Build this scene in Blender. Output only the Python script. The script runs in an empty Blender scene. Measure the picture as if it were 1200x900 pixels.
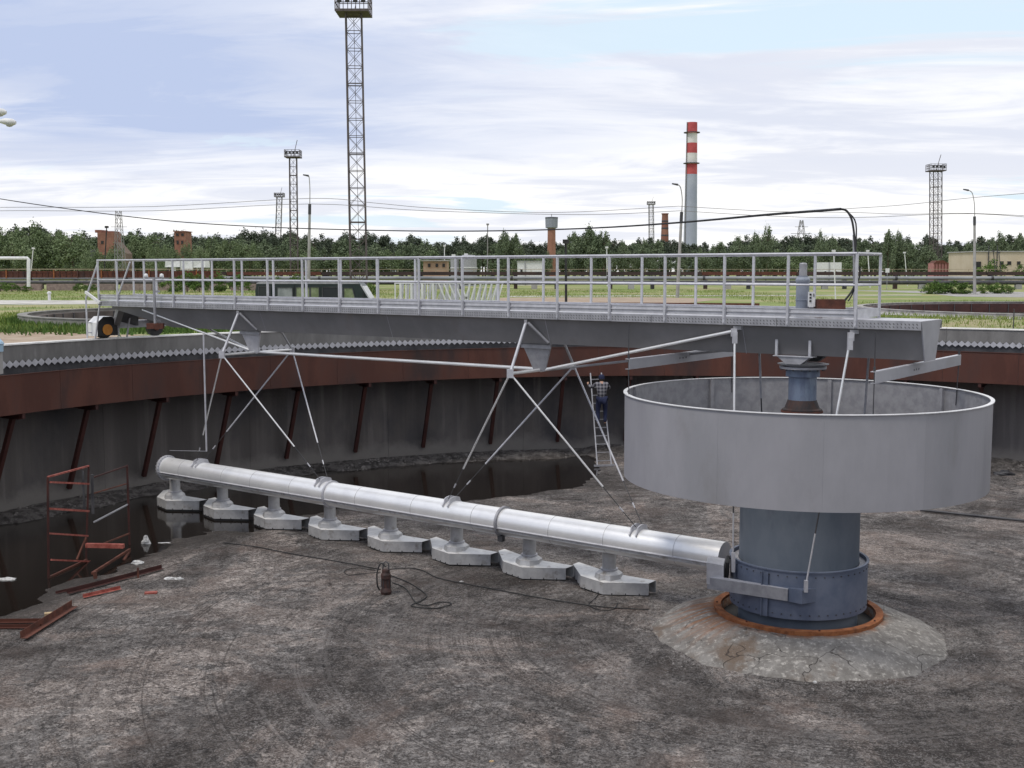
import bpy, bmesh, math, random
from math import sin, cos, tan, pi, radians, atan2, hypot, sqrt
from mathutils import Vector, Matrix, noise
from mathutils.geometry import delaunay_2d_cdt
random.seed(7)
SC = bpy.context.scene
COL = SC.collection

# ---------------------------------------------------------------- camera
F = 1363.0; PIT = 0.0968; CZ = 2.03
cd = bpy.data.cameras.new('camera'); cam = bpy.data.objects.new('camera', cd); COL.objects.link(cam)
cam.location = (0, 0, CZ); cam.rotation_euler = (pi/2 - PIT, 0, 0)
cd.sensor_width = 36; cd.lens = 36*F/1200; cd.clip_start = .1; cd.clip_end = 6000
SC.camera = cam
# ---------------------------------------------------------------- sky, sun, exposure
SUN_EL, SUN_AZ = radians(60), radians(232)      # azimuth clockwise from +y: the sun is behind the camera's left shoulder
w = bpy.data.worlds.new('World'); SC.world = w; w.use_nodes = True
nt = w.node_tree; N = nt.nodes; L = nt.links; N.clear()
def nn(t, **k):
    n = N.new(t)
    for a, b in k.items(): setattr(n, a, b)
    return n
out = nn('ShaderNodeOutputWorld'); bg = nn('ShaderNodeBackground'); bg.inputs[1].default_value = .1
sky = nn('ShaderNodeTexSky'); sky.sky_type = 'NISHITA'; sky.sun_disc = False
sky.sun_elevation = SUN_EL; sky.sun_rotation = SUN_AZ; sky.dust_density = 2.0
tc = nn('ShaderNodeTexCoord'); sep = nn('ShaderNodeSeparateXYZ'); L.new(tc.outputs['Generated'], sep.inputs[0])
def mth(op, a, b=None, c=None, cl=False):
    n = nn('ShaderNodeMath'); n.operation = op; n.use_clamp = cl
    for i, v in enumerate((a, b, c)):
        if v is None: continue
        if isinstance(v, (int, float)): n.inputs[i].default_value = v
        else: L.new(v, n.inputs[i])
    return n.outputs[0]
def rng(v, a, b, c=0., d=1.):
    n = nn('ShaderNodeMapRange'); n.interpolation_type = 'SMOOTHSTEP'; L.new(v, n.inputs[0])
    for i, x in enumerate((a, b, c, d)): n.inputs[i+1].default_value = x
    return n.outputs[0]
def mixc(f, a, b):
    n = nn('ShaderNodeMix'); n.data_type = 'RGBA'; L.new(f, n.inputs[0])
    for i, v in ((6, a), (7, b)):
        if isinstance(v, tuple): n.inputs[i].default_value = (*v, 1)
        else: L.new(v, n.inputs[i])
    return n.outputs[2]
zc = mth('MAXIMUM', sep.outputs[2], 0.0)
den = mth('ADD', zc, .10)
u = mth('DIVIDE', sep.outputs[0], den); v = mth('DIVIDE', sep.outputs[1], den)
cb = nn('ShaderNodeCombineXYZ'); L.new(u, cb.inputs[0]); L.new(v, cb.inputs[1])
def cloudn(scale, off, det=6, dist=.3, sx=1., sy=1., rough=.55):
    m = nn('ShaderNodeMapping'); L.new(cb.outputs[0], m.inputs[0]); m.inputs['Location'].default_value = off
    m.inputs['Scale'].default_value = (sx, sy, 1)
    n = nn('ShaderNodeTexNoise'); L.new(m.outputs[0], n.inputs[0]); n.inputs['Scale'].default_value = scale
    n.inputs['Detail'].default_value = det; n.inputs['Distortion'].default_value = dist; n.inputs['Roughness'].default_value = rough
    return n.outputs[0]
n1 = cloudn(.62, (3.1, 1.7, 0), 9, .5, .75, 1.25, .58); n2 = cloudn(.34, (7.3, 4.2, 2), 8, .35, .7, 1.3, .56); n3 = cloudn(1.5, (1.3, 9.2, 5), 9, .5, .7, 1.4, .6)
n4 = cloudn(1.0, (5.3, 2.2, 7), 10, .8, .7, 1.5, .62)
cover = rng(n1, .345, .415)                                 # how much cloud hides the blue
left = rng(sep.outputs[0], -.40, .22, 1., 0.)
hi = rng(sep.outputs[2], .03, .13)
gr = mth('ADD', mth('MULTIPLY', rng(n2, .38, .60), .75), mth('ADD', mth('MULTIPLY', rng(n4, .40, .62), .40), mth('MULTIPLY', n3, .25)))
grey = mth('MULTIPLY', mth('MULTIPLY', gr, hi), mth('ADD', mth('MULTIPLY', left, .80), .22), cl=True)
white = mixc(rng(n3, .38, .62), (8.0, 8.2, 8.9), (10.6, 10.5, 10.4))
cl = mixc(grey, white, (4.9, 5.75, 7.9))
blue = mixc(mth('MULTIPLY', sep.outputs[2], 1.6, cl=True), (7.9, 9.3, 10.3), (6.6, 8.3, 9.9))
bl2 = nn('ShaderNodeMix'); bl2.data_type = 'RGBA'; bl2.inputs[0].default_value = .15; L.new(blue, bl2.inputs[6]); L.new(sky.outputs[0], bl2.inputs[7])
lowc = rng(sep.outputs[2], .0, .06, 1., 0.)
cov2 = mth('MAXIMUM', mth('MAXIMUM', cover, mth('MULTIPLY', lowc, .75)), mth('MULTIPLY', mth('MULTIPLY', left, hi), .8), cl=True)
res = mixc(cov2, bl2.outputs[2], cl)
L.new(res, bg.inputs[0]); L.new(bg.outputs[0], out.inputs[0])
sd = bpy.data.lights.new('sun', 'SUN'); sun = bpy.data.objects.new('sun', sd); COL.objects.link(sun)
sd.energy = 1.7; sd.angle = radians(14); sd.color = (1, .93, .83)
sv = Vector((sin(SUN_AZ)*cos(SUN_EL), cos(SUN_AZ)*cos(SUN_EL), sin(SUN_EL)))
sun.rotation_euler = sv.to_track_quat('Z', 'Y').to_euler(); sun.location = (0, 0, 50)
SC.view_settings.view_transform = 'Standard'; SC.view_settings.look = 'None'; SC.view_settings.exposure = .10; SC.view_settings.gamma = 1
SC.render.engine = 'CYCLES'
SC.cycles.max_bounces = 5; SC.cycles.diffuse_bounces = 3; SC.cycles.glossy_bounces = 3; SC.cycles.transparent_max_bounces = 6

# ---------------------------------------------------------------- measures of the place
CX, CY = 5.06, 20.16        # centre of the round tank
A = .64                     # direction of the bridge
GZ = -.40                   # ground outside
RIMZ = .185; FLZ = -4.37; WATZ = -4.385
RW = 20.9                   # inner face of the tank wall
def B(s, o, z): return Vector((CX - cos(A)*s - sin(A)*o, CY + sin(A)*s - cos(A)*o, z))
def PO(r, deg, z): a = radians(deg); return Vector((CX + r*cos(a), CY + r*sin(a), z))
def ray(px, py):
    uu = (px-600)/F; vv = -(py-450)/F; c, s = cos(PIT), sin(PIT)
    return Vector((uu, c + vv*s, -s + vv*c))
def W(px, py, Y):           # the point at distance Y seen in that direction
    r = ray(px, py); t = Y/r.y; return Vector((0, 0, CZ)) + r*t
def WZ(px, py, z):
    r = ray(px, py); t = (z-CZ)/r.z; return Vector((0, 0, CZ)) + r*t
def WB(px, py, o):          # on the upright plane parallel to the bridge at offset o
    r = ray(px, py); n = Vector((-sin(A), -cos(A))); c = Vector((CX, CY))
    t = (o + c.dot(n))/(r.xy.dot(n)); return Vector((0, 0, CZ)) + r*t
def WC(px, py, R):          # far side of the cylinder of radius R round the tank centre
    r = ray(px, py); a = r.x**2 + r.y**2; b = -2*(r.x*CX + r.y*CY); c = CX**2 + CY**2 - R*R
    t = (-b + sqrt(max(0, b*b - 4*a*c)))/2/a; return Vector((0, 0, CZ)) + r*t

# ---------------------------------------------------------------- materials
def mat(name, c1, c2=None, rough=.7, metal=0., scale=3., bump=.0, bscale=30., stretch=(1, 1, 1), detail=6, lo=.4, hi=.6, coord='P', spec=.4, c3=None, s3=1., lo3=.55, hi3=.7):
    m = bpy.data.materials.new(name); m.use_nodes = True; t = m.node_tree; p = t.nodes['Principled BSDF']
    p.inputs['Roughness'].default_value = rough; p.inputs['Metallic'].default_value = metal
    p.inputs['Specular IOR Level'].default_value = spec
    p.inputs['Base Color'].default_value = (*c1, 1)
    g = t.nodes.new('ShaderNodeNewGeometry') if coord == 'P' else t.nodes.new('ShaderNodeTexCoord')
    src = g.outputs['Position'] if coord == 'P' else g.outputs['Object']
    mp = t.nodes.new('ShaderNodeMapping'); t.links.new(src, mp.inputs[0]); mp.inputs['Scale'].default_value = stretch
    def noi(s, d=detail):
        n = t.nodes.new('ShaderNodeTexNoise'); t.links.new(mp.outputs[0], n.inputs[0]); n.inputs['Scale'].default_value = s; n.inputs['Detail'].default_value = d
        n.inputs['Roughness'].default_value = .62; return n.outputs[0]
    def mr(vv, a, b):
        n = t.nodes.new('ShaderNodeMapRange'); t.links.new(vv, n.inputs[0]); n.inputs[1].default_value = a; n.inputs[2].default_value = b; return n.outputs[0]
    def mx(f, a, b):
        n = t.nodes.new('ShaderNodeMix'); n.data_type = 'RGBA'; t.links.new(f, n.inputs[0])
        for i, vv in ((6, a), (7, b)):
            if isinstance(vv, tuple): n.inputs[i].default_value = (*vv, 1)
            else: t.links.new(vv, n.inputs[i])
        return n.outputs[2]
    if c2:
        col = mx(mr(noi(scale), lo, hi), c1, c2)
        if c3: col = mx(mr(noi(s3), lo3, hi3), col, c3)
        t.links.new(col, p.inputs['Base Color'])
    if bump:
        b = t.nodes.new('ShaderNodeBump'); b.inputs['Strength'].default_value = bump; b.inputs['Distance'].default_value = .02
        t.links.new(noi(bscale), b.inputs['Height']); t.links.new(b.outputs[0], p.inputs['Normal'])
    m['_'] = 0
    return m
paint = mat('grey_paint', (.30, .30, .325), (.36, .36, .385), .5, 0, .9, .08, 6, c3=(.24, .235, .24), s3=.7, lo3=.58, hi3=.8)
girderp = mat('girder_paint_shaded', (.165, .162, .165), (.205, .20, .205), .5, 0, .8, .06, 6, c3=(.17, .15, .145), s3=1.2, lo3=.6, hi3=.8)  # the bridge's grey darkened, so the girder's shade is in the colour
drump = mat('drum_facet_shade_paint', (.265, .263, .28), (.315, .31, .33), .55, 0, .55, .12, 1.4, stretch=(1, 1, .55), c3=(.235, .225, .23), s3=.8, lo3=.62, hi3=.85)
drumps = [drump] + [mat('drum_facet_shade_paint_%s' % nm_, tuple(x*q_ for x in (.29, .29, .305)), tuple(x*q_ for x in (.345, .34, .36)), .5, 0, .7, .14, 1.2, stretch=(1, 1, .45), c3=tuple(x*q_ for x in (.225, .215, .21)), s3=.9, lo3=.58, hi3=.82) for nm_, q_ in (('lighter', .95), ('duller', .905), ('warmer', .93))]  # panel tones put the shade change between flat facets into the colour
bluep = mat('blue_grey_paint', (.105, .13, .165), (.14, .165, .20), .55, 0, 1.3, .1, 5, stretch=(1, 1, .5), c3=(.085, .10, .13), s3=2.2, lo3=.6, hi3=.8)
bluep2 = mat('sleeve_paint', (.105, .13, .19), (.145, .17, .23), .5, 0, 2.0, .1, 9, c3=(.08, .09, .12), s3=6., lo3=.66, hi3=.72)
galv = mat('galvanised_steel', (.47, .47, .50), (.56, .56, .59), .45, .25, 6, .1, 20)
galvd = mat('dull_galvanised_steel', (.30, .30, .32), (.38, .38, .40), .5, .3, 6, .1, 20)
pipem = mat('silver_painted_steel', (.80, .80, .80), (.88, .88, .87), .33, .45, 2, .06, 6, c3=(.58, .56, .54), s3=2.6, lo3=.66, hi3=.8)
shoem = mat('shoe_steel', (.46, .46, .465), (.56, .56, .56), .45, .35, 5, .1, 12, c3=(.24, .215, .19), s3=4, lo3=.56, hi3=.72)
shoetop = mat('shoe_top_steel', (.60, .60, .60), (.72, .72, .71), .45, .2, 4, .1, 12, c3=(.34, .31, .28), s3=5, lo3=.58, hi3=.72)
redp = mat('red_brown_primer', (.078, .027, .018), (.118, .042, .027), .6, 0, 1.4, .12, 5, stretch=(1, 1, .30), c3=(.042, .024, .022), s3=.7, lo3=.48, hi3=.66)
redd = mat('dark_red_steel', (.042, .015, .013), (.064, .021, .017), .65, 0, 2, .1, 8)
redl = mat('light_red_primer', (.26, .060, .045), (.40, .13, .10), .6, 0, 9, .1, 20)
rust = mat('rust', (.22, .075, .028), (.34, .13, .05), .85, 0, 7, .5, 30, c3=(.14, .05, .025), s3=4, lo3=.56, hi3=.7)
rustd = mat('dark_rust', (.08, .032, .022), (.14, .05, .032), .85, 0, 5, .4, 20)
black = mat('black_rubber', (.015, .015, .016), (.03, .03, .03), .6)
darks = mat('dark_steel', (.05, .05, .055), (.08, .08, .085), .55, .2)
whitep = mat('white_paint', (.62, .62, .62), (.74, .74, .74), .5, 0, 4)
orange = mat('orange_paint', (.50, .19, .02), (.58, .25, .04), .5, 0, 8)
conc_rim = mat('rim_concrete', (.62, .61, .59), (.74, .73, .70), .85, 0, 3, .4, 30)
blacksl = mat('slot_shadow', (.12, .12, .125))
plastic = mat('pale_plastic', (.42, .42, .41), (.68, .68, .67), .4, 0, 20, .5, 30)
concd = mat('weathered_band_concrete', (.165, .16, .155), (.225, .22, .212), .9, 0, 1.6, .5, 18, stretch=(1, 1, .35), c3=(.34, .33, .32), s3=2.6, lo3=.60, hi3=.82)
woodm = mat('raw_timber', (.42, .30, .17), (.55, .42, .25), .8, 0, 10)

def wall_mat():
    m = bpy.data.materials.new('wet_concrete_wall'); m.use_nodes = True; t = m.node_tree; p = t.nodes['Principled BSDF']
    p.inputs['Roughness'].default_value = .8
    g = t.nodes.new('ShaderNodeNewGeometry')
    def noi(s, st, d=6):
        mp = t.nodes.new('ShaderNodeMapping'); t.links.new(g.outputs['Position'], mp.inputs[0]); mp.inputs['Scale'].default_value = st
        n = t.nodes.new('ShaderNodeTexNoise'); t.links.new(mp.outputs[0], n.inputs[0]); n.inputs['Scale'].default_value = s; n.inputs['Detail'].default_value = d; n.inputs['Roughness'].default_value = .6
        return n.outputs[0]
    def mr(vv, a, b, c=0, d=1):
        n = t.nodes.new('ShaderNodeMapRange'); t.links.new(vv, n.inputs[0])
        for i, q in enumerate((a, b, c, d)): n.inputs[i+1].default_value = q
        return n.outputs[0]
    def mx(f, a, b):
        n = t.nodes.new('ShaderNodeMix'); n.data_type = 'RGBA'; t.links.new(f, n.inputs[0])
        for i, vv in ((6, a), (7, b)):
            if isinstance(vv, tuple): n.inputs[i].default_value = (*vv, 1)
            else: t.links.new(vv, n.inputs[i])
        return n.outputs[2]
    c = mx(mr(noi(1.2, (1, 1, .06)), .42, .6), (.085, .076, .073), (.125, .113, .108))
    c = mx(mr(noi(.5, (1, 1, .6)), .5, .68), c, (.062, .059, .064))
    c = mx(mr(noi(2.4, (1, 1, .07), 3), .60, .74, 0, .7), c, (.19, .175, .165))
    sp = t.nodes.new('ShaderNodeSeparateXYZ'); t.links.new(g.outputs['Position'], sp.inputs[0])
    ad = t.nodes.new('ShaderNodeMath'); ad.operation = 'MULTIPLY_ADD'; t.links.new(noi(1.5, (1, 1, 1)), ad.inputs[0]); ad.inputs[1].default_value = -.9; t.links.new(sp.outputs[2], ad.inputs[2])
    c = mx(mr(ad.outputs[0], -4.5, -4.15, 1, 0), c, (.17, .158, .148))
    t.links.new(c, p.inputs['Base Color'])
    b = t.nodes.new('ShaderNodeBump'); b.inputs['Strength'].default_value = .5; b.inputs['Distance'].default_value = .02
    t.links.new(noi(12, (1, 1, 1)), b.inputs['Height']); t.links.new(b.outputs[0], p.inputs['Normal'])
    return m
wallm = wall_mat()

def floor_mat(name, mound=False):
    m = bpy.data.materials.new(name); m.use_nodes = True; t = m.node_tree; p = t.nodes['Principled BSDF']
    p.inputs['Roughness'].default_value = .92; p.inputs['Specular IOR Level'].default_value = .25
    g = t.nodes.new('ShaderNodeNewGeometry'); P = g.outputs['Position']
    def math(op, a, b=None, cl=False):
        n = t.nodes.new('ShaderNodeMath'); n.operation = op; n.use_clamp = cl
        for i, vv in enumerate((a, b)):
            if vv is None: continue
            if isinstance(vv, (int, float)): n.inputs[i].default_value = vv
            else: t.links.new(vv, n.inputs[i])
        return n.outputs[0]
    mp0 = t.nodes.new('ShaderNodeMapping'); t.links.new(P, mp0.inputs[0]); mp0.inputs['Location'].default_value = (-CX, -CY, 0)
    sp = t.nodes.new('ShaderNodeSeparateXYZ'); t.links.new(mp0.outputs[0], sp.inputs[0])
    r = math('SQRT', math('ADD', math('MULTIPLY', sp.outputs[0], sp.outputs[0]), math('MULTIPLY', sp.outputs[1], sp.outputs[1])))
    th = math('ARCTAN2', sp.outputs[1], sp.outputs[0])
    cbn = t.nodes.new('ShaderNodeCombineXYZ'); t.links.new(r, cbn.inputs[0]); t.links.new(th, cbn.inputs[1])
    def noi(src, s, st=(1, 1, 1), d=7, rg=.62, dist=0., typ='N'):
        mp = t.nodes.new('ShaderNodeMapping'); t.links.new(src, mp.inputs[0]); mp.inputs['Scale'].default_value = st
        n = t.nodes.new('ShaderNodeTexNoise'); t.links.new(mp.outputs[0], n.inputs[0]); n.inputs['Scale'].default_value = s; n.inputs['Detail'].default_value = d
        n.inputs['Roughness'].default_value = rg; n.inputs['Distortion'].default_value = dist; return n.outputs[0]
    def vor(s, feat='DISTANCE_TO_EDGE'):
        wn = t.nodes.new('ShaderNodeTexNoise'); t.links.new(P, wn.inputs[0]); wn.inputs['Scale'].default_value = s*1.3; wn.inputs['Detail'].default_value = 4
        av = t.nodes.new('ShaderNodeVectorMath'); av.operation = 'MULTIPLY_ADD'; t.links.new(wn.outputs['Color'], av.inputs[0]); av.inputs[1].default_value = (.9/s,)*3; t.links.new(P, av.inputs[2])
        n = t.nodes.new('ShaderNodeTexVoronoi'); n.feature = feat; t.links.new(av.outputs[0], n.inputs[0]); n.inputs['Scale'].default_value = s; return n.outputs['Distance']
    def mr(vv, a, b, c=0, d=1):
        n = t.nodes.new('ShaderNodeMapRange'); n.interpolation_type = 'SMOOTHSTEP'; t.links.new(vv, n.inputs[0])
        for i, q in enumerate((a, b, c, d)): n.inputs[i+1].default_value = q
        return n.outputs[0]
    def mx(f, a, b):
        n = t.nodes.new('ShaderNodeMix'); n.data_type = 'RGBA'; t.links.new(f, n.inputs[0])
        for i, vv in ((6, a), (7, b)):
            if isinstance(vv, tuple): n.inputs[i].default_value = (*vv, 1)
            else: t.links.new(vv, n.inputs[i])
        return n.outputs[2]
    if mound:
        c = mx(mr(noi(P, 3), .38, .62), (.165, .155, .143), (.25, .238, .222))
        c = mx(mr(noi(P, 12), .52, .68), c, (.40, .38, .35))
        c = mx(mr(noi(P, 1.1), .52, .66), c, (.15, .115, .09))
        c = mx(mr(noi(P, 30, d=6, rg=.8), .55, .7, 0, .6), c, (.42, .40, .37)); c = mx(mr(noi(P, 22, d=6, rg=.8), .46, .34, 0, .6), c, (.08, .07, .062))
        c = mx(mr(noi(P, 7, d=4), .62, .72), c, (.08, .072, .066))
        # rust bleeding from the ring down the cone on the left
        lf = math('MULTIPLY', mr(th, 2.2, 2.75), mr(noi(cbn.outputs[0], 2.2, (.25, 3.5, 1)), .46, .60))
        lf2 = math('MULTIPLY', mr(math('ABSOLUTE', th), 2.3, 2.8), mr(noi(cbn.outputs[0], 2.2, (.25, 3.5, 1)), .42, .58))
        c = mx(math('MULTIPLY', lf2, mr(r, 2.55, 1.6)), c, (.26, .13, .07))
        c = mx(math('MULTIPLY', mr(r, 1.62, 1.45), mr(noi(P, 5), .35, .6)), c, (.24, .13, .08))
        ck = math('MULTIPLY', mr(vor(.8), .0, .010, 1, 0), mr(noi(P, .9, d=3), .44, .54))
        c = mx(math('MULTIPLY', ck, .8), c, (.035, .03, .028))
        t.links.new(c, p.inputs['Base Color'])
        h = math('ADD', math('MULTIPLY', noi(P, 9), 1.0), math('MULTIPLY', ck, -.6))
        b = t.nodes.new('ShaderNodeBump'); b.inputs['Strength'].default_value = .8; b.inputs['Distance'].default_value = .03
        t.links.new(h, b.inputs['Height']); t.links.new(b.outputs[0], p.inputs['Normal'])
        return m
    C = cbn.outputs[0]
    st = noi(C, 1.6, (1.0, 6.5, 1), 9, .72, .5)            # drag marks that run round the centre
    st2 = noi(C, 6.0, (1.2, 3.0, 1), 7, .7, .3)
    fine = noi(P, 16, d=8, rg=.78)
    grit = noi(P, 46, d=5, rg=.8)
    mid = noi(P, 1.5, d=9, rg=.70, dist=.5)
    c = mx(mr(mid, .36, .62), (.150, .128, .115), (.220, .192, .174))
    c = mx(mr(noi(P, .21, d=5, dist=.5), .47, .60), c, (.105, .091, .083))
    c = mx(mr(math('ADD', math('MULTIPLY', st, .6), math('MULTIPLY', st2, .4)), .49, .60, 0, .85), c, (.29, .262, .242))
    zone = math('ADD', math('MULTIPLY', noi(P, .28, d=6, rg=.6, dist=.7), .75), math('MULTIPLY', st, .25))
    crust = math('MULTIPLY', mr(zone, .455, .56), mr(math('ADD', math('MULTIPLY', noi(P, 4.2, (1, 1, 1), 12, .84, .5), .7), math('MULTIPLY', fine, .3)), .475, .505))
    crack = mr(vor(4.3), .02, .09)
    crust = math('MULTIPLY', crust, math('ADD', math('MULTIPLY', crack, .6), .4))
    c = mx(math('MULTIPLY', mr(zone, .49, .60), .45), c, (.30, .27, .25))
    c = mx(crust, c, (.46, .425, .40))
    dk = math('MULTIPLY', mr(noi(P, 2.6, d=12, rg=.84), .525, .555), mr(noi(P, .4, d=4), .42, .52))
    c = mx(math('MULTIPLY', dk, .85), c, (.052, .047, .045))
    c = mx(mr(fine, .56, .66, 0, .7), c, (.31, .288, .275)); c = mx(mr(fine, .44, .34, 0, .8), c, (.05, .045, .043))
    c = mx(mr(grit, .55, .68, 0, .6), c, (.37, .345, .33)); c = mx(mr(grit, .45, .33, 0, .7), c, (.045, .04, .038))
    def cells(sc_):
        wn = t.nodes.new('ShaderNodeTexNoise'); t.links.new(P, wn.inputs[0]); wn.inputs['Scale'].default_value = sc_*1.7; wn.inputs['Detail'].default_value = 3
        av = t.nodes.new('ShaderNodeVectorMath'); av.operation = 'MULTIPLY_ADD'; t.links.new(wn.outputs['Color'], av.inputs[0]); av.inputs[1].default_value = (1.1/sc_,)*3; t.links.new(P, av.inputs[2])
        n = t.nodes.new('ShaderNodeTexVoronoi'); t.links.new(av.outputs[0], n.inputs[0]); n.inputs['Scale'].default_value = sc_
        sx_ = t.nodes.new('ShaderNodeSeparateColor'); t.links.new(n.outputs['Color'], sx_.inputs[0]); return sx_.outputs[0]
    k1, k2 = cells(21), cells(52)
    c = mx(mr(k1, .82, .88, 0, .5), c, (.36, .338, .325)); c = mx(mr(k1, .20, .14, 0, .5), c, (.055, .05, .047))
    c = mx(mr(k2, .78, .86, 0, .6), c, (.38, .358, .345)); c = mx(mr(k2, .26, .18, 0, .6), c, (.05, .045, .043))
    # scuffs and tracks dragged round the column
    sc1 = noi(C, 1.1, (1.3, .35, 1), 6, .6, .25); sc2 = noi(C, 9.0, (2.2, .10, 1), 3, .5)
    c = mx(math('MULTIPLY', mr(sc1, .50, .58), mr(sc2, .50, .58, 0, .38)), c, (.33, .308, .295))
    c = mx(math('MULTIPLY', mr(sc1, .50, .42), mr(sc2, .48, .40, 0, .55)), c, (.07, .062, .058))
    # brownish patches
    c = mx(math('MULTIPLY', mr(noi(P, .7, d=6), .52, .66), .45), c, (.16, .122, .105))
    # broad worn and dusty areas with ragged edges
    ragged = math('ADD', math('MULTIPLY', noi(P, .26, d=12, rg=.66, dist=1.2), .8), math('MULTIPLY', noi(C, .9, (.8, 5., 1), 10, .75, .4), .2))
    pale = mr(ragged, .515, .545); dark = mr(ragged, .475, .435)
    rag2 = noi(P, .9, d=12, rg=.74, dist=.8)
    def scale(col, f, k):
        n = t.nodes.new('ShaderNodeMix'); n.data_type = 'RGBA'; n.blend_type = 'MULTIPLY'; t.links.new(f, n.inputs[0]); t.links.new(col, n.inputs[6]); n.inputs[7].default_value = (*k, 1); return n.outputs[2]
    c = scale(c, pale, (1.40, 1.34, 1.30)); c = scale(c, dark, (.66, .655, .655))
    c = scale(c, mr(rag2, .53, .56), (1.22, 1.21, 1.20)); c = scale(c, mr(rag2, .455, .425), (.76, .755, .75))
    # damp near the pools
    nr = noi(P, 1.2, d=5)
    wet = mr(math('ADD', r, math('MULTIPLY', nr, 1.6)), 14.0, 15.3)
    wet = math('MULTIPLY', wet, mr(th, 1.62, 1.85))
    c = mx(math('MULTIPLY', wet, .80), c, (.062, .054, .049))
    bank = mr(math('ADD', r, math('MULTIPLY', nr, .6)), 19.7, 20.3)
    bc = mx(mr(noi(P, 4, d=8, rg=.7), .42, .6), (.085, .077, .074), (.21, .195, .185))
    c = mx(bank, c, bc)
    t.links.new(c, p.inputs['Base Color'])
    h = math('ADD', math('MULTIPLY', fine, .9), math('ADD', math('MULTIPLY', crust, .5), math('MULTIPLY', st, .9)))
    h = math('ADD', h, math('ADD', math('ADD', math('MULTIPLY', grit, .5), math('ADD', math('MULTIPLY', k1, .35), math('MULTIPLY', k2, .2))), math('MULTIPLY', mid, 1.5)))
    b = t.nodes.new('ShaderNodeBump'); b.inputs['Strength'].default_value = 1.0; b.inputs['Distance'].default_value = .06
    t.links.new(h, b.inputs['Height']); t.links.new(b.outputs[0], p.inputs['Normal'])
    return m
floorm = floor_mat('dried_sludge_floor'); moundm = floor_mat('cracked_cone_concrete', True)

waterm = bpy.data.materials.new('dark_still_water'); waterm.use_nodes = True
_p = waterm.node_tree.nodes['Principled BSDF']; _p.inputs['Base Color'].default_value = (.014, .011, .009, 1); _p.inputs['Roughness'].default_value = .08
_p.inputs['Specular IOR Level'].default_value = .5
_n = waterm.node_tree.nodes.new('ShaderNodeTexNoise'); _n.inputs['Scale'].default_value = 2.2; _n.inputs['Detail'].default_value = 2
_g = waterm.node_tree.nodes.new('ShaderNodeNewGeometry'); waterm.node_tree.links.new(_g.outputs['Position'], _n.inputs[0])
_b = waterm.node_tree.nodes.new('ShaderNodeBump'); _b.inputs['Strength'].default_value = .05; _b.inputs['Distance'].default_value = .01
waterm.node_tree.links.new(_n.outputs[0], _b.inputs['Height']); waterm.node_tree.links.new(_b.outputs[0], _p.inputs['Normal'])

grassm = mat('rough_grass_ground', (.15, .200, .048), (.215, .260, .070), .95, 0, .12, .4, 3, detail=8, lo=.40, hi=.6, c3=(.33, .295, .15), s3=.09, lo3=.47, hi3=.62)
bladem = mat('grass_blades', (.14, .20, .04), (.25, .29, .09), .9, 0, .3, detail=3, spec=.1)
weedm = mat('weed_leaves', (.065, .12, .03), (.12, .18, .05), .9, 0, .9, detail=3, spec=.1)
sandm = mat('sandy_soil', (.30, .22, .15), (.40, .32, .24), .95, 0, 1.2, .5, 8)
gravm = mat('pale_gravel', (.27, .26, .245), (.40, .385, .36), .95, 0, 2.2, .6, 6, c3=(.16, .15, .14), s3=.7)
pathm = mat('pale_concrete_path', (.40, .385, .355), (.60, .58, .54), .9, 0, .5, c3=(.26, .25, .2), s3=.7, lo3=.52, hi3=.66)
brickm = mat('red_brick', (.22, .105, .075), (.30, .15, .105), .9, 0, .5, c3=(.16, .085, .065), s3=.8)
brickd = mat('dark_red_brick', (.20, .085, .06), (.27, .12, .085), .9, 0, .5)
beigem = mat('beige_render', (.50, .42, .31), (.56, .48, .37), .9, 0, .3)
barkm = mat('bark', (.10, .075, .055), (.16, .12, .09), .9, 0, 3)
leafA = mat('hazed_pine_needles', (.078, .098, .068), (.112, .134, .092), .9, 0, .22, spec=.05, detail=3)  # tree leaf colours are raised here to stand in for distant haze
leafB = mat('hazed_broad_leaves', (.128, .165, .098), (.172, .212, .130), .9, 0, .18, spec=.05, detail=3)
leafC = mat('hazed_willow_leaves', (.145, .190, .100), (.20, .25, .135), .9, 0, .2, spec=.05, detail=3)
chgrey = mat('misty_chimney_concrete', (.33, .36, .44), (.40, .43, .50), .9, 0, .08)  # bluish mist of the distance is mixed into the shaft colour
chred = mat('chimney_red_band', (.42, .07, .075), (.50, .10, .10), .8, 0, .2)
chwhite = mat('chimney_white_band', (.62, .60, .58), (.72, .70, .68), .8, 0, .2)
glassm = mat('dark_glass', (.03, .035, .04), None, .12)
vanm = mat('dark_van_paint', (.016, .028, .026), (.024, .036, .034), .4)
navy = mat('navy_cloth', (.012, .016, .045), (.02, .026, .065), .9, 0, 9)
skinm = mat('skin', (.42, .25, .18), None, .6)
hairm = mat('dark_hair', (.02, .016, .014), None, .8)
lightbluem = mat('pale_blue_plastic', (.36, .52, .66), (.42, .58, .70), .5)
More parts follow.
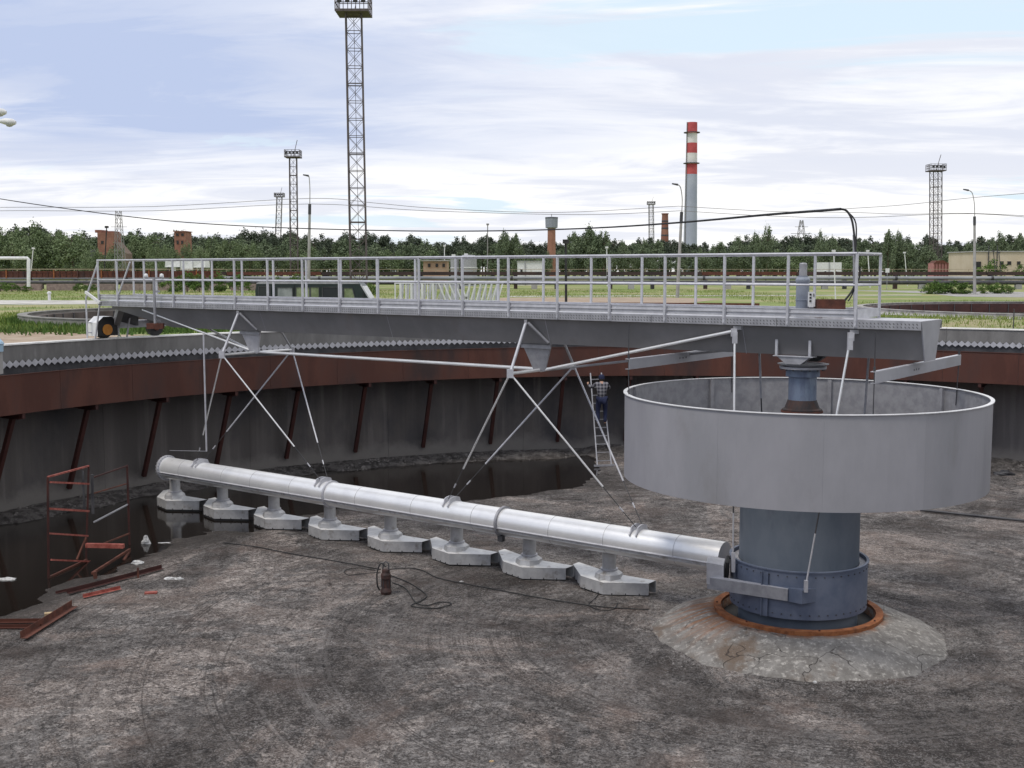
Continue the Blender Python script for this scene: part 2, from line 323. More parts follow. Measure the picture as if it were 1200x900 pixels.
def plaid():
    m = bpy.data.materials.new('plaid_cloth'); m.use_nodes = True; t = m.node_tree; p = t.nodes['Principled BSDF']; p.inputs['Roughness'].default_value = .9
    g = t.nodes.new('ShaderNodeTexCoord'); sp = t.nodes.new('ShaderNodeSeparateXYZ'); t.links.new(g.outputs['Object'], sp.inputs[0])
    o = []
    for k in (0, 2):
        a = t.nodes.new('ShaderNodeMath'); a.operation = 'MULTIPLY'; a.inputs[1].default_value = 9.; t.links.new(sp.outputs[k], a.inputs[0])
        b = t.nodes.new('ShaderNodeMath'); b.operation = 'FRACT'; t.links.new(a.outputs[0], b.inputs[0])
        c = t.nodes.new('ShaderNodeMath'); c.operation = 'GREATER_THAN'; c.inputs[1].default_value = .52; t.links.new(b.outputs[0], c.inputs[0]); o.append(c.outputs[0])
    s = t.nodes.new('ShaderNodeMath'); s.operation = 'ADD'; t.links.new(o[0], s.inputs[0]); t.links.new(o[1], s.inputs[1])
    h = t.nodes.new('ShaderNodeMath'); h.operation = 'MULTIPLY'; h.inputs[1].default_value = .5; t.links.new(s.outputs[0], h.inputs[0])
    r = t.nodes.new('ShaderNodeMix'); r.data_type = 'RGBA'; t.links.new(h.outputs[0], r.inputs[0]); r.inputs[6].default_value = (.20, .195, .21, 1); r.inputs[7].default_value = (.012, .012, .022, 1)
    t.links.new(r.outputs[2], p.inputs['Base Color']); return m
plaidm = plaid()

# ---------------------------------------------------------------- mesh helpers
class MB:
    def __init__(s): s.v = []; s.f = []; s.sm = []
    def add(s, vs, fs, smooth=False):
        n = len(s.v); s.v += [tuple(x) for x in vs]; s.f += [tuple(i+n for i in q) for q in fs]; s.sm += [smooth]*len(fs); return s
    def hexa(s, p): return s.add(p, [(0, 3, 2, 1), (4, 5, 6, 7), (0, 1, 5, 4), (1, 2, 6, 5), (2, 3, 7, 6), (3, 0, 4, 7)])
    def box(s, c, d, R=None):
        c = Vector(c); q = []
        for z in (-1, 1):
            for x, y in ((-1, -1), (1, -1), (1, 1), (-1, 1)):
                o = Vector((x*d[0]/2, y*d[1]/2, z*d[2]/2)); q.append(c + (R @ o if R else o))
        return s.hexa(q)
    def bbox(s, s0, s1, o0, o1, z0, z1):       # box in bridge coordinates
        return s.hexa([B(s0, o0, z0), B(s0, o1, z0), B(s1, o1, z0), B(s1, o0, z0), B(s0, o0, z1), B(s0, o1, z1), B(s1, o1, z1), B(s1, o0, z1)])
    def bar(s, p0, p1, wd, h=None, up=(0, 0, 1)):
        p0, p1 = Vector(p0), Vector(p1); h = h or wd; d = (p1-p0).normalized(); u = Vector(up)
        if abs(d.dot(u)) > .98: u = Vector((0, 1, 0))
        x = d.cross(u).normalized(); y = x.cross(d).normalized(); q = []
        for p in (p0, p1):
            for a, b in ((-1, -1), (1, -1), (1, 1), (-1, 1)): q.append(p + x*a*wd/2 + y*b*h/2)
        return s.hexa(q)
    def tube(s, pts, r, n=8, caps=True):
        pts = [Vector(p) for p in pts]; m = len(pts); rs = r if isinstance(r, (list, tuple)) else [r]*m; vs = []; fs = []; x = None
        for i, p in enumerate(pts):
            d = (pts[min(i+1, m-1)] - pts[max(i-1, 0)]).normalized()
            if x is None:
                u = Vector((0, 0, 1)) if abs(d.z) < .95 else Vector((0, 1, 0)); x = d.cross(u).normalized()
            x = (x - d*x.dot(d)).normalized(); y = d.cross(x)
            for k in range(n): a = 2*pi*k/n; vs.append(p + (x*cos(a) + y*sin(a))*rs[i])
        for i in range(m-1):
            for k in range(n): k2 = (k+1) % n; fs.append((i*n+k, i*n+k2, (i+1)*n+k2, (i+1)*n+k))
        s.add(vs, fs, True)
        if caps:
            s.add(vs[:n], [tuple(range(n-1, -1, -1))]); s.add(vs[-n:], [tuple(range(n))])
        return s
    def lathe(s, c, prof, n=48, smooth=True, a0=0., a1=360., sharp=False):
        full = abs(a1-a0-360) < 1e-6; m = n if full else n+1; c = Vector(c)
        if sharp:
            for i in range(len(prof)-1): s.lathe(c, prof[i:i+2], n, smooth, a0, a1)
            return s
        vs = []; fs = []
        for r, z in prof:
            for k in range(m): a = radians(a0 + (a1-a0)*k/n); vs.append((c.x + r*cos(a), c.y + r*sin(a), c.z + z))
        for i in range(len(prof)-1):
            for k in range(n):
                k2 = (k+1) % m; fs.append((i*m+k, i*m+k2, (i+1)*m+k2, (i+1)*m+k))
        return s.add(vs, fs, smooth)
    def prism(s, poly, ax):                    # polygon points (3-D) pushed along the vector ax
        n = len(poly); p = [Vector(q) for q in poly]; q = [a + Vector(ax) for a in p]
        return s.add(p + q, [tuple(range(n-1, -1, -1)), tuple(range(n, 2*n))] + [(i, (i+1) % n, n+(i+1) % n, n+i) for i in range(n)])
    def build(s, name, m, parent=None, loc=None, label=None, kind=None, smooth=None):
        me = bpy.data.meshes.new(name); org = Vector(loc) if loc is not None else (wloc(parent) if parent else Vector((0, 0, 0)))
        me.from_pydata([(x-org.x, y-org.y, z-org.z) for x, y, z in s.v], [], s.f)
        me.materials.append(m); me.polygons.foreach_set('use_smooth', s.sm if smooth is None else [smooth]*len(s.f)); me.update()
        bm = bmesh.new(); bm.from_mesh(me); bmesh.ops.recalc_face_normals(bm, faces=bm.faces); bm.to_mesh(me); bm.free()
        o = bpy.data.objects.new(name, me); COL.objects.link(o)
        if parent: o.parent = parent; o.location = org - wloc(parent)
        else: o.location = org
        if label: o['label'] = label
        if kind: o['kind'] = kind
        return o
def wloc(o):
    l = Vector(o.location)
    while o.parent: o = o.parent; l = l + Vector(o.location)
    return l
def thing(name, loc, label, cat, group=None):
    o = bpy.data.objects.new(name, None); COL.objects.link(o); o.location = loc; o.empty_display_size = .3
    o['label'] = label; o['category'] = cat
    if group: o['group'] = group
    return o
def tag(o, label, cat, group=None):
    o['label'] = label; o['category'] = cat
    if group: o['group'] = group
    return o
def copy_tree(o, parent=None):
    c = o.copy(); COL.objects.link(c); c.parent = parent
    for ch in list(o.children): copy_tree(ch, c)
    return c
def icurve(pts, n):
    pts = [Vector(p) for p in pts]; o = []
    for i in range(len(pts)-1):
        p0, p1, p2, p3 = pts[max(i-1, 0)], pts[i], pts[i+1], pts[min(i+2, len(pts)-1)]
        for k in range(n):
            t = k/n; o.append(.5*((2*p1) + (p2-p0)*t + (2*p0-5*p1+4*p2-p3)*t*t + (3*p1-p0-3*p2+p3)*t**3))
    return o + [pts[-1]]

# ================================================================ THE GROUND
T2 = (Vector((-13.3, 59.2)), 10.9)      # second tank, left
T3 = (Vector((36.5, 72.0)), 14.6)       # third tank, right
def ground():
    pts = []; edges = []; 
    def loop(ps):
        n0 = len(pts); pts.extend(ps); edges.extend([(n0+i, n0+(i+1) % len(ps)) for i in range(len(ps))])
    loop([Vector((-2500, -600)), Vector((2500, -600)), Vector((2500, 4500)), Vector((-2500, 4500))])
    holes = [(Vector((CX, CY)), 20.43, 180), (T2[0], T2[1]-.1, 64), (T3[0], T3[1]-.1, 72)]
    for c, r, n in holes: loop([c + Vector((cos(2*pi*k/n), sin(2*pi*k/n)))*r for k in range(n)])
    vo, eo, fo, *_ = delaunay_2d_cdt(pts, edges, [], 0, 1e-5)
    m = MB(); fs = []
    for f in fo:
        c = sum((vo[i] for i in f), Vector((0, 0)))/len(f)
        if any((c-h).length < r*.9995 for h, r, n in holes): continue
        fs.append(tuple(f))
    m.add([(p.x, p.y, GZ) for p in vo], fs)
    return m.build('ground', grassm, kind='structure')
ground()
def sheet(name, pts, m, dz=.004):
    return MB().add([(x, y, GZ+dz) for x, y in pts], [tuple(range(len(pts)))]).build(name, m, kind='structure')
def gpt(px, py): p = WZ(px, py, GZ); return (p.x, p.y)
sheet('sand_path', [gpt(-260, 402), gpt(-80, 390.5), gpt(30, 388.5), gpt(80, 390.2), gpt(120, 392.5), gpt(175, 392), gpt(120, 397.5), gpt(0, 403), gpt(-260, 420)], sandm)
sheet('concrete_path', [gpt(-300, 351), gpt(118, 352.2), gpt(150, 353), gpt(116, 356.5), gpt(40, 357), gpt(-300, 357)], pathm, .012)
sheet('service_road', [gpt(985, 340), gpt(1330, 343.5), gpt(1330, 350), gpt(1120, 347.5), gpt(1090, 344)], gravm, .008)
sheet('bare_soil', [gpt(590, 349), gpt(760, 348.5), gpt(850, 350), gpt(800, 356), gpt(700, 358), gpt(560, 357)], sandm, .008)
sheet('pale_track', [gpt(595, 347), gpt(780, 346.3), gpt(1080, 345.6), gpt(1080, 346.2), gpt(780, 347.2), gpt(595, 348)], pathm, .016)
sheet('dry_verge', [gpt(880, 384), gpt(1010, 376.5), gpt(1080, 374.8), gpt(1300, 374.5), gpt(1300, 396), gpt(1000, 396)], mat('dry_grass_ground', (.26, .235, .11), (.34, .29, .165), .95, 0, 1.2, .5, 6, c3=(.17, .22, .06), s3=.35, lo3=.48, hi3=.6), .008)
sheet('gravel_apron', [(T3[0].x + (T3[1]+.4+(2.4 if a > 160 and a < 300 else .2))*cos(radians(a)), T3[0].y + (T3[1]+.4+(2.4 if 160 < a < 300 else .2))*sin(radians(a))) for a in range(140, 330, 6)] +
      [(T3[0].x + (T3[1]+.02)*cos(radians(a)), T3[0].y + (T3[1]+.02)*sin(radians(a))) for a in range(326, 136, -6)], gravm, .02)

# ================================================================ THE TANK
def shore(deg):
    pts = [(90, 23), (96, 20.6), (97.4, 17.2), (100.8, 14.7), (107.7, 13.5), (116.6, 13.5), (127.9, 14.4), (133.4, 14.4), (139.6, 14.2), (145, 13.9), (146.8, 14.9), (153.4, 14.6), (158, 14.2), (163, 14.2), (168, 14.2), (172, 14.3), (177, 14.5), (200, 14.6), (215, 23)]
    if deg < 90 or deg > 215: return 23
    for (a, r), (b, q) in zip(pts, pts[1:]):
        if a <= deg <= b: return r + (q-r)*(deg-a)/(b-a)
    return 23
def floor_h(x, y):
    dx, dy = x-CX, y-CY; r = hypot(dx, dy); d = math.degrees(atan2(dy, dx)) % 360
    nz = noise.fractal(Vector((x*.6, y*.6, 3)), .8, 2.1, 5)
    n2 = noise.fractal(Vector((x*2.6, y*2.6, 9)), .9, 2.1, 4)
    h = FLZ + .012*nz + .010*n2 + .006
    s = shore(d) + .35*nz + .1*n2
    k = min(1, max(0, (r-s)/1.4)); h -= (.006 + .12*k) if k > 0 else 0
    if 0 < s-r < 1.4: h -= .0045*(1.4-(s-r))/1.4
    bk = min(1, max(0, (r - (19.1 if s < 22 else 19.6) + .45*nz)/1.35)); h += bk*bk*(.26 + .02*n2)
    return h
def make_floor():
    m = MB(); n = 420; rs = []
    r = .9
    while r < RW+.02: rs.append(r); r += .13 if r > 12 else .16
    rs.append(RW+.05)
    vs = []; fs = []
    for r in rs:
        for k in range(n):
            a = 2*pi*k/n; x, y = CX + r*cos(a), CY + r*sin(a); vs.append((x, y, floor_h(x, y)))
    for i in range(len(rs)-1):
        for k in range(n): k2 = (k+1) % n; fs.append((i*n+k, i*n+k2, (i+1)*n+k2, (i+1)*n+k))
    m.add(vs, fs, True); m.build('tank_floor', floorm, kind='structure')
make_floor()
def water():
    m = MB(); vs = []; fs = []; n = 60; a0, a1 = 88, 218
    for k in range(n+1):
        a = radians(a0 + (a1-a0)*k/n)
        for r in (12.2, 20.75): vs.append((CX + r*cos(a), CY + r*sin(a), WATZ-.002))
    for k in range(n): fs.append((2*k, 2*k+1, 2*k+3, 2*k+2))
    m.add(vs, fs); return m.build('water', waterm, kind='structure')
water()
wallT = thing('tank_wall', (CX, CY, FLZ), 'round concrete wall of the emptied settling tank, around the steel drum', 'tank wall')
DA = 360/54.0; A0 = 152.9
def seg(prof, a0, a1, n=6):
    m = MB(); k = len(prof); vs = []; fs = []
    for i in range(n+1):
        a = radians(a0 + (a1-a0)*i/n)
        for r, z in prof: vs.append((CX + r*cos(a), CY + r*sin(a), z))
    for i in range(n):
        for j in range(k): j2 = (j+1) % k; fs.append((i*k+j, i*k+j2, (i+1)*k+j2, (i+1)*k+j))
    fs += [tuple(range(k)), tuple(range((n+1)*k-1, n*k-1, -1))]
    return m.add(vs, fs)
g = .010
for k in range(27):
    a0 = A0 + DA*.5 + k*DA*2
    seg([(RW, FLZ-.3), (RW+.38, FLZ-.3), (RW+.38, GZ-.06), (RW, GZ-.06)], a0+g, a0+2*DA-g, 10).build('wall_panel', wallm, wallT)
    seg([(20.09, RIMZ-.035), (20.46, RIMZ-.035), (20.46, RIMZ), (20.10, RIMZ)], a0+.02, a0+2*DA-.02, 10).build('coping_slab', conc_rim, wallT)
seg([(RW+.08, FLZ-.3), (RW+.3, FLZ-.3), (RW+.3, GZ-.08), (RW+.08, GZ-.08)], 0, 360, 120).build('wall_core', darks, wallT)
# band of lighter concrete above the weir: the outer wall of the overflow channel
LO, LI = 20.02, 19.45      # outer (weir) face and inner (red) face
ZW = -.33                   # middle of the notches
VA0, VA1 = -12, 22          # panels before/after A0 that the picture can reach
chan = thing('overflow_channel', (CX, CY, -1.5), 'red-brown steel overflow channel with a zigzag weir, hung round inside the tank wall', 'overflow channel')
for k in range(-4, 20):
    a1 = A0 - (k-.5)*DA; a0 = a1-DA
    seg([(LI, -1.53), (LI+.012, -1.53), (LI+.012, -.545), (LI, -.545)], a0+.012, a1-.012, 6).build('channel_side_panel', redp, chan)
    seg([(LI-.02, -.545), (LI+.03, -.545), (LI+.03, -.528), (LI-.02, -.528)], a0+.012, a1-.012, 6).build('channel_top_edge', redp, chan)
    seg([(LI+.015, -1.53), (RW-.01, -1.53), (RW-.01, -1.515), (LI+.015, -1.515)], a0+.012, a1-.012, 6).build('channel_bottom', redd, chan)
    seg([(LO+.05, -1.51), (LO+.07, -1.51), (LO+.07, -.28), (LO+.05, -.28)], a0, a1, 6).build('channel_back', darks, chan)
    # notched weir plate: both edges zigzag
    m = MB(); T = 12; vs = []; R = LO
    for i in range(T*2+1):
        a = radians(a0+.03 + (a1-a0-.06)*i/(T*2)); up = (i % 2 == 0)
        zt = ZW + (.022 if up else .105); zb = ZW + (-.02 if up else -.095)
        vs += [(CX+R*cos(a), CY+R*sin(a), zb), (CX+R*cos(a), CY+R*sin(a), zt), (CX+(R+.006)*cos(a), CY+(R+.006)*sin(a), zb), (CX+(R+.006)*cos(a), CY+(R+.006)*sin(a), zt)]
    fs = []
    for i in range(T*2):
        b = 4*i; fs += [(b, b+1, b+5, b+4), (b+2, b+3, b+7, b+6), (b+1, b+3, b+7, b+5), (b, b+2, b+6, b+4)]
    m.add(vs, fs).build('weir_plate', galv, chan)
    # concrete band above
for k in range(-2, 12):
    a1 = A0 - (k*2-.5)*DA; a0 = a1-2*DA
    seg([(LO+.10, -1.5), (20.44, -1.5), (20.44, RIMZ-.04), (LO+.10, RIMZ-.04)], a0+g, a1-g, 12).build('band_panel', concd, wallT)
# struts under the channel
strut0 = None
for k in range(-3, 18):
    a = A0 - k*DA
    if k in (15, 16, 17) and a < 30: continue
    t = thing('channel_strut', PO(LI, a, -1.53), 'dark red slanting steel strut under the channel', 'strut', 'slanting struts under the overflow channel')
    pa, pb = PO(LI+.02, a, -1.6), PO(RW-.02, a, -1.6)
    MB().bar(pa, pb, .09, .13).build('top_beam', redd, t)
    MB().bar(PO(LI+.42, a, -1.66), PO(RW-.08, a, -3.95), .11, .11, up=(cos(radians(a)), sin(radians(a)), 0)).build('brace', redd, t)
    MB().bar(PO(LI+.12, a, -1.675), PO(LI+.75, a, -1.675), .16, .02).build('gusset', redd, t)
    nm = {0: 'far left of the picture, leftmost but one', }
    order = k+1
names_st = ['just beyond the left edge', 'leftmost, cut by the left edge', 'above the red scaffold frames', 'between the scaffold and the pipe end', 'behind the far end of the pipe', 'behind the first crossed hanger rods', 'right of the first crossed hanger rods', 'left of the middle of the long pipe', 'left of the second crossed rods', 'behind the second crossed rods', 'between the crossed rods and the worker', 'just left of the steel drum']
sts = [o for o in COL.objects if o.name.startswith('channel_strut')]
for o, k in zip(sts, range(-3, 18)):
    i = k+1
    if 0 <= i < len(names_st) and k >= -1: o['label'] = 'dark red slanting strut under the channel, ' + names_st[i]
    elif k == 14: o['label'] = 'dark red strut under the channel, right of the steel drum'
    elif k > 10: o['label'] = 'dark red slanting strut hidden behind the steel drum, %s of four' % ['first', 'second', 'third', 'fourth', 'fifth', 'sixth', 'seventh', 'last'][k-11] if k < 14 else 'dark red strut outside the right edge'
    else: o['label'] = 'dark red slanting strut outside the left edge'

# other two tanks
def far_tank(name, c, R, top, wm, bandm, label):
    t = thing(name, (c.x, c.y, GZ), label, 'settling tank'); cc = (c.x, c.y, 0)
    MB().lathe(cc, [(R, GZ-.5), (R, top), (R-.35, top), (R-.35, -4)], 96, False, sharp=True).build('wall', wm, t)
    MB().lathe(cc, [(R-.36, top-.12), (R-.9, top-.12), (R-.9, top-.75), (R-.36, top-.75)], 96, False, sharp=True).build('overflow_channel', bandm, t)
    MB().lathe(cc, [(0.01, -3.9), (R-.36, -3.4)], 72, False).build('floor', gravm, t)
    m = MB()
    for k in range(60):
        a = 2*pi*k/60; m.bar((c.x+(R-.93)*cos(a), c.y+(R-.93)*sin(a), top-.75), (c.x+(R-.93)*cos(a), c.y+(R-.93)*sin(a), top-.12), .05)
    m.build('channel_rib', darks, t)
    MB().lathe(cc, [(R+.03, top-.01), (R+.03, top+.03), (R-.4, top+.03), (R-.4, top-.01)], 96, False, sharp=True).build('coping', conc_rim if name == 'far_tank' else wm, t)
    return t
far_tank('round_tank', T2[0], T2[1], -.03, mat('mossy_concrete', (.19, .185, .17), (.28, .27, .245), .9, 0, 1.1, .4, 10), mat('tank_lining', (.07, .058, .05), (.12, .10, .088), .9, 0, 1.2), 'smaller round concrete tank in the grass behind the bridge wheels at the left')
far_tank('round_tank', T3[0], T3[1], -.24, gravm, redd, 'far round tank with a red-brown inner edge in the grass at the right')

# ================================================================ CENTRAL COLUMN
cc = Vector((CX, CY, 0))
col = thing('central_column', (CX, CY, FLZ), 'blue-grey steel column standing on a rusty ring and concrete cone in the tank middle', 'column')
m = MB(); n = 240; rs = [2.62, 2.45, 2.2, 1.9, 1.6, 1.33, 1.325]; zs = [FLZ-.06, -4.31, -4.20, -4.08, -3.985, -3.945, -4.2]; vs = []; fs = []
for r, z in zip(rs, zs):
    for k in range(n):
        a = 2*pi*k/n; q = noise.fractal(Vector((cos(a)*r*1.6, sin(a)*r*1.6, 5)), .8, 2, 4)
        rr = r*(1 + (.030*q + .010*noise.noise(Vector((cos(a)*14, sin(a)*14, 2))) if r > 2.3 else .008*q)); vs.append((CX + rr*cos(a), CY + rr*sin(a), z + .018*q))
for i in range(len(rs)-1):
    for k in range(n): k2 = (k+1) % n; fs.append((i*n+k, i*n+k2, (i+1)*n+k2, (i+1)*n+k))
MB().add(vs, fs, True).build('concrete_cone', moundm, col)
MB().lathe(cc, [(1.335, -3.97), (1.335, -3.90), (1.46, -3.90), (1.46, -3.97)], 96, True, sharp=True).build('rusty_ring', rust, col)
m = MB()
for k in range(7): a = 360*k/7+14; m.lathe(PO(1.40, a, 0), [(.001, -3.88), (.018, -3.88), (.018, -3.90)], 8, False)
m.build('anchor_bolt', rustd, col, kind='stuff')
MB().lathe(cc, [(1.33, -4.10), (1.0, -4.10)], 64, False).build('ring_gap_shade', black, col)  # black disc stands in for the dark between sleeve and ring
MB().lathe(cc, [(1.03, -4.11), (1.03, -.80)], 96).build('column_shell', bluep, col)
MB().lathe(cc, [(1.06, -.86), (1.06, -.79), (.25, -.785), (.25, -.40)], 64, False, sharp=True).build('column_cap', bluep, col)
blueP = mat('pivot_paint', (.16, .20, .27), (.10, .12, .18), .5, 0, 5, .2, 12, stretch=(1, 1, .35), c3=(.26, .31, .37), s3=3)
MB().lathe(cc, [(.345, -.40), (.345, -.365), (.30, -.34), (.245, -.20)], 48, True, sharp=True).build('pivot_base', mat('tarred_rust', (.028, .024, .026), (.06, .032, .026), .7, 0, 6, .3, 20, stretch=(1, 1, .3), c3=(.15, .055, .035), s3=5, lo3=.6, hi3=.7), col)
MB().lathe(cc, [(.36, -.42), (.36, -.39), (.30, -.385)], 40, False, sharp=True).build('pivot_foot_flange', rustd, col)
MB().lathe(cc, [(.24, -.21), (.24, .20), (.29, .21), (.29, .34), (.40, .345)], 48, True, sharp=True).build('pivot_pipe', blueP, col)
MB().lathe(cc, [(.40, .345), (.40, .385), (.30, .39), (.30, .41), (.42, .415), (.44, .43), (.001, .435)], 48, True, sharp=True).build('pivot_flange', galvd, col)
m = MB()
for k in range(16): a = 22.5*k+5; m.lathe(PO(.37, a, 0), [(.001, .34), (.018, .34), (.018, .32), (.001, .32)], 6, False)
m.build('flange_bolt', darks, col, kind='stuff')
# sleeve hung round the column foot
slv = thing('lower_sleeve', (CX, CY, -3.8), 'wide blue-grey bolted sleeve round the foot of the central column', 'sleeve')
MB().lathe(cc, [(1.165, -3.79), (1.18, -3.79), (1.18, -2.99), (1.20, -2.985), (1.20, -2.965), (1.155, -2.965), (1.155, -3.79)], 96, True, sharp=True).build('sleeve_shell', bluep2, slv)
MB().lathe(cc, [(1.150, -3.03), (1.04, -3.03)], 64, False).build('sleeve_seal', galvd, slv)
m = MB()
for k in range(48):
    for z, ph in ((-3.06, 0), (-3.71, 3.5)):
        a = 7.5*k+ph; d = Vector((cos(radians(a)), sin(radians(a)), 0)); m.tube([PO(1.178, a, z), PO(1.192, a, z)], .012, 6)
m.build('sleeve_bolt', darks, slv, kind='stuff')
# vertical angle bar and bracket boxes on the sleeve
pV = WC(896, 700, .01)
def near_cyl(px, py, R):
    r = ray(px, py); a = r.x**2 + r.y**2; b = -2*(r.x*CX + r.y*CY); c = CX**2 + CY**2 - R*R
    t = (-b - sqrt(max(0, b*b - 4*a*c)))/2/a; return Vector((0, 0, CZ)) + r*t
q = near_cyl(896, 690, 1.2); av = atan2(q.y-CY, q.x-CX)
rd = Vector((cos(av), sin(av), 0)); tg = Vector((-rd.y, rd.x, 0))
c0 = Vector((CX, CY, 0)) + rd*1.215
MB().bar(c0 + Vector((0, 0, -3.78)) - tg*.03, c0 + Vector((0, 0, -3.02)) - tg*.03, .012, .09, up=rd).build('angle_bar', bluep2, slv)
MB().bar(c0 + Vector((0, 0, -3.78)) + tg*.02, c0 + Vector((0, 0, -3.02)) + tg*.02, .1, .012, up=rd).build('angle_bar', bluep2, slv)
qa, qb = near_cyl(886, 683, 1.32), near_cyl(953, 700, 1.32)
zq = -3.38
m = MB(); pa = Vector((near_cyl(868, 690, 1.3).x, near_cyl(868, 690, 1.3).y, 0)); pb = Vector((near_cyl(940, 700, 1.33).x, near_cyl(940, 700, 1.33).y, 0)); pc = Vector((near_cyl(957, 700, 1.17).x, near_cyl(957, 700, 1.17).y, 0))
inn = lambda p: Vector((CX, CY, 0)) + (p-Vector((CX, CY, 0))).normalized()*1.17
zt, zb = -3.24, -3.47
poly = [pa, pb, pc, inn(pa*.5+pb*.5)]
m.prism([Vector((p.x, p.y, zb)) for p in poly], (0, 0, zt-zb)).build('bracket_box', bluep2, slv)

# ================================================================ DRUM
drum = thing('stilling_drum', (CX, CY, -1.56), 'wide light grey steel drum hung round the top of the central column', 'drum')
RD, DT, DB = 3.075, -.086, -1.56
NP = 12; gap = .05
for k in range(NP):
    a0 = 262 + k*30
    m = seg([(RD, DB), (RD+.006, DB), (RD+.006, DT-.012), (RD, DT-.012)], a0+.012, a0+30-.012, 10)
    m.build('drum_plate', drumps[(1, 2, 0, 3, 1, 0, 2, 1, 3, 0, 1, 3)[k]], drum, smooth=False)
seg([(RD-.004, DB+.01), (RD-.001, DB+.01), (RD-.001, DT-.02), (RD-.004, DT-.02)], 0, 360, 120).build('seam_backing', galvd, drum)
MB().lathe(cc, [(RD-.035, DT-.012), (RD-.035, DT), (RD+.03, DT), (RD+.03, DT-.012), (RD-.035, DT-.012)], 160, False, sharp=True).build('top_rim', whitep, drum)
for k in range(8):
    a = 45*k + 66
    rd_ = Vector((cos(radians(a)), sin(radians(a)), 0))
    MB().bar(PO(RD-.035, a, DB+.03), PO(RD-.035, a, DT-.03), .07, .06, up=rd_).build('stiffener', galvd, drum)
# lifting beams and wires
for s, lab in ((-1.98, 'light grey steel channel beam under the bridge, above the right side of the drum'), (2.12, 'light grey steel channel beam under the bridge, above the left side of the drum')):
    h1, h0 = (2.02, -2.42) if s < 0 else (2.02, -2.02)
    zb_, zt_ = .345, .53
    t = thing('lifting_beam', B(s, 0, zb_), lab, 'steel beam')
    if s > 0: s = 2.30
    MB().bbox(s-.004, s+.004, h0, h1, zb_+.01, zt_-.01).build('web', paint, t)
    MB().bbox(s-.004, s+.075, h0, h1, zt_-.01, zt_).build('flange', galv, t); MB().bbox(s-.004, s+.075, h0, h1, zb_, zb_+.01).build('flange', galvd, t)
    m = MB()
    for o in (-.12, 0, .12): m.bbox(s-.010, s+.010, o-.2+.28, o-.2+.31, .42, .45)
    m.build('bolt_hole', blacksl, t, kind='stuff')
wires = [(-1.98+.02, 2.0), (-1.98+.02, -2.37), (2.32, 2.0), (2.32, -2.0)]
wl = ['front right', 'rear right', 'front left', 'rear left']
for (s, o), nm in zip(wires, wl):
    e = B(s, o, .6); p1 = Vector((CX, CY, 0)) + (Vector((e.x, e.y, 0))-Vector((CX, CY, 0))).normalized()*min(RD-.03, (Vector((e.x, e.y, 0))-Vector((CX, CY, 0))).length)
    m = MB(); m.tube([B(s, o, 1.12 if o > 0 else .62), B(s, o, .3), (p1.x, p1.y, DT-.3)], .009, 6)
    m.tube([B(s, o, .52), B(s, o, .60)], .02, 6)
    tag(m.build('hanger_wire', darks, loc=(p1.x, p1.y, DT)), 'thin dark wire from a beam end to the drum, ' + nm, 'wire')

# ================================================================ BRIDGE
br = thing('bridge', B(8, 0, 1.1), 'long grey steel access bridge with railings across the tank', 'bridge')
S0, S1 = -2.2, 19.75
m = MB()                                     # V-shaped box girder, with a raised end at the wheels
prof = [(S0+.02, .60), (17.0, .585), (19.3, 1.03)]
oT0, oT1, oB0, oB1 = .575, -.40, .34, -.16
for s, z in prof:
    pass
vs = []
for s, z in prof:
    f_ = (1.20-z)/.60
    vs += [B(s, oT0, 1.20), B(s, oT0 + (oB0-oT0)*f_, z), B(s, oT1 + (oB1-oT1)*f_, z), B(s, oT1, 1.20)]
fs = [(0, 1, 2, 3), (11, 10, 9, 8)]
for i in range(2):
    for j in range(4): j2 = (j+1) % 4; fs.append((4*i+j, 4*i+j2, 4*i+4+j2, 4*i+4+j))
m.add(vs, fs).build('box_girder', girderp, br)
# end plate, slightly larger than the girder
d = .012
MB().add([B(S0, .60, 1.235), B(S0, .355, .585), B(S0, -.175, .585), B(S0, -.425, 1.235), B(S0+.02, .60, 1.235), B(S0+.02, .355, .585), B(S0+.02, -.175, .585), B(S0+.02, -.425, 1.235)], [(0, 1, 2, 3), (7, 6, 5, 4), (0, 1, 5, 4), (1, 2, 6, 5), (2, 3, 7, 6), (3, 0, 4, 7)]).build('end_plate', paint, br)
for k in range(4):       # weld seams across the girder: thin raised strips
    s = [.9, 5.1, 9.3, 13.4][k]
    MB().add([B(s, .579, 1.19), B(s+.012, .579, 1.19), B(s+.012, .347, .588), B(s, .347, .588)], [(0, 1, 2, 3)]).build('weld_seam', paint, br)
# deck
for k in range(9):
    a = S0 + (S1-S0)*k/9; b = S0 + (S1-S0)*(k+1)/9
    MB().bbox(a+.006, b-.006, -.46, .59, 1.215, 1.24).build('deck_plate', galv, br)
for o0, o1, nm in ((.60, .615, 'edge_channel'), (-.475, -.46, 'edge_channel')):
    for k in range(9):
        a = S0 + (S1-S0)*k/9; b = S0 + (S1-S0)*(k+1)/9
        mm = MB().bbox(a+.004, b-.004, o0, o1, 1.095, 1.236)
        mm.bbox(a+.004, b-.004, (o0-.05 if o0 > 0 else o1), (o0 if o0 > 0 else o1+.05), 1.098, 1.106)
        mm.build(nm, galvd, br)
m = MB(); s = S0+.06; i = 0
while s < S1-.05:
    for zc_ in (1.135, 1.185):
        t_ = .016
        if s > 9.5: t_ *= .2
        m.hexa([B(s-.012, .612, zc_-.014), B(s-.012, .6165, zc_-.014), B(s+.006, .6165, zc_-.014), B(s+.006, .612, zc_-.014), B(s-.012+t_, .612, zc_+.014), B(s-.012+t_, .6165, zc_+.014), B(s+.006+t_, .6165, zc_+.014), B(s+.006+t_, .612, zc_+.014)])
    s += .062; i += 1
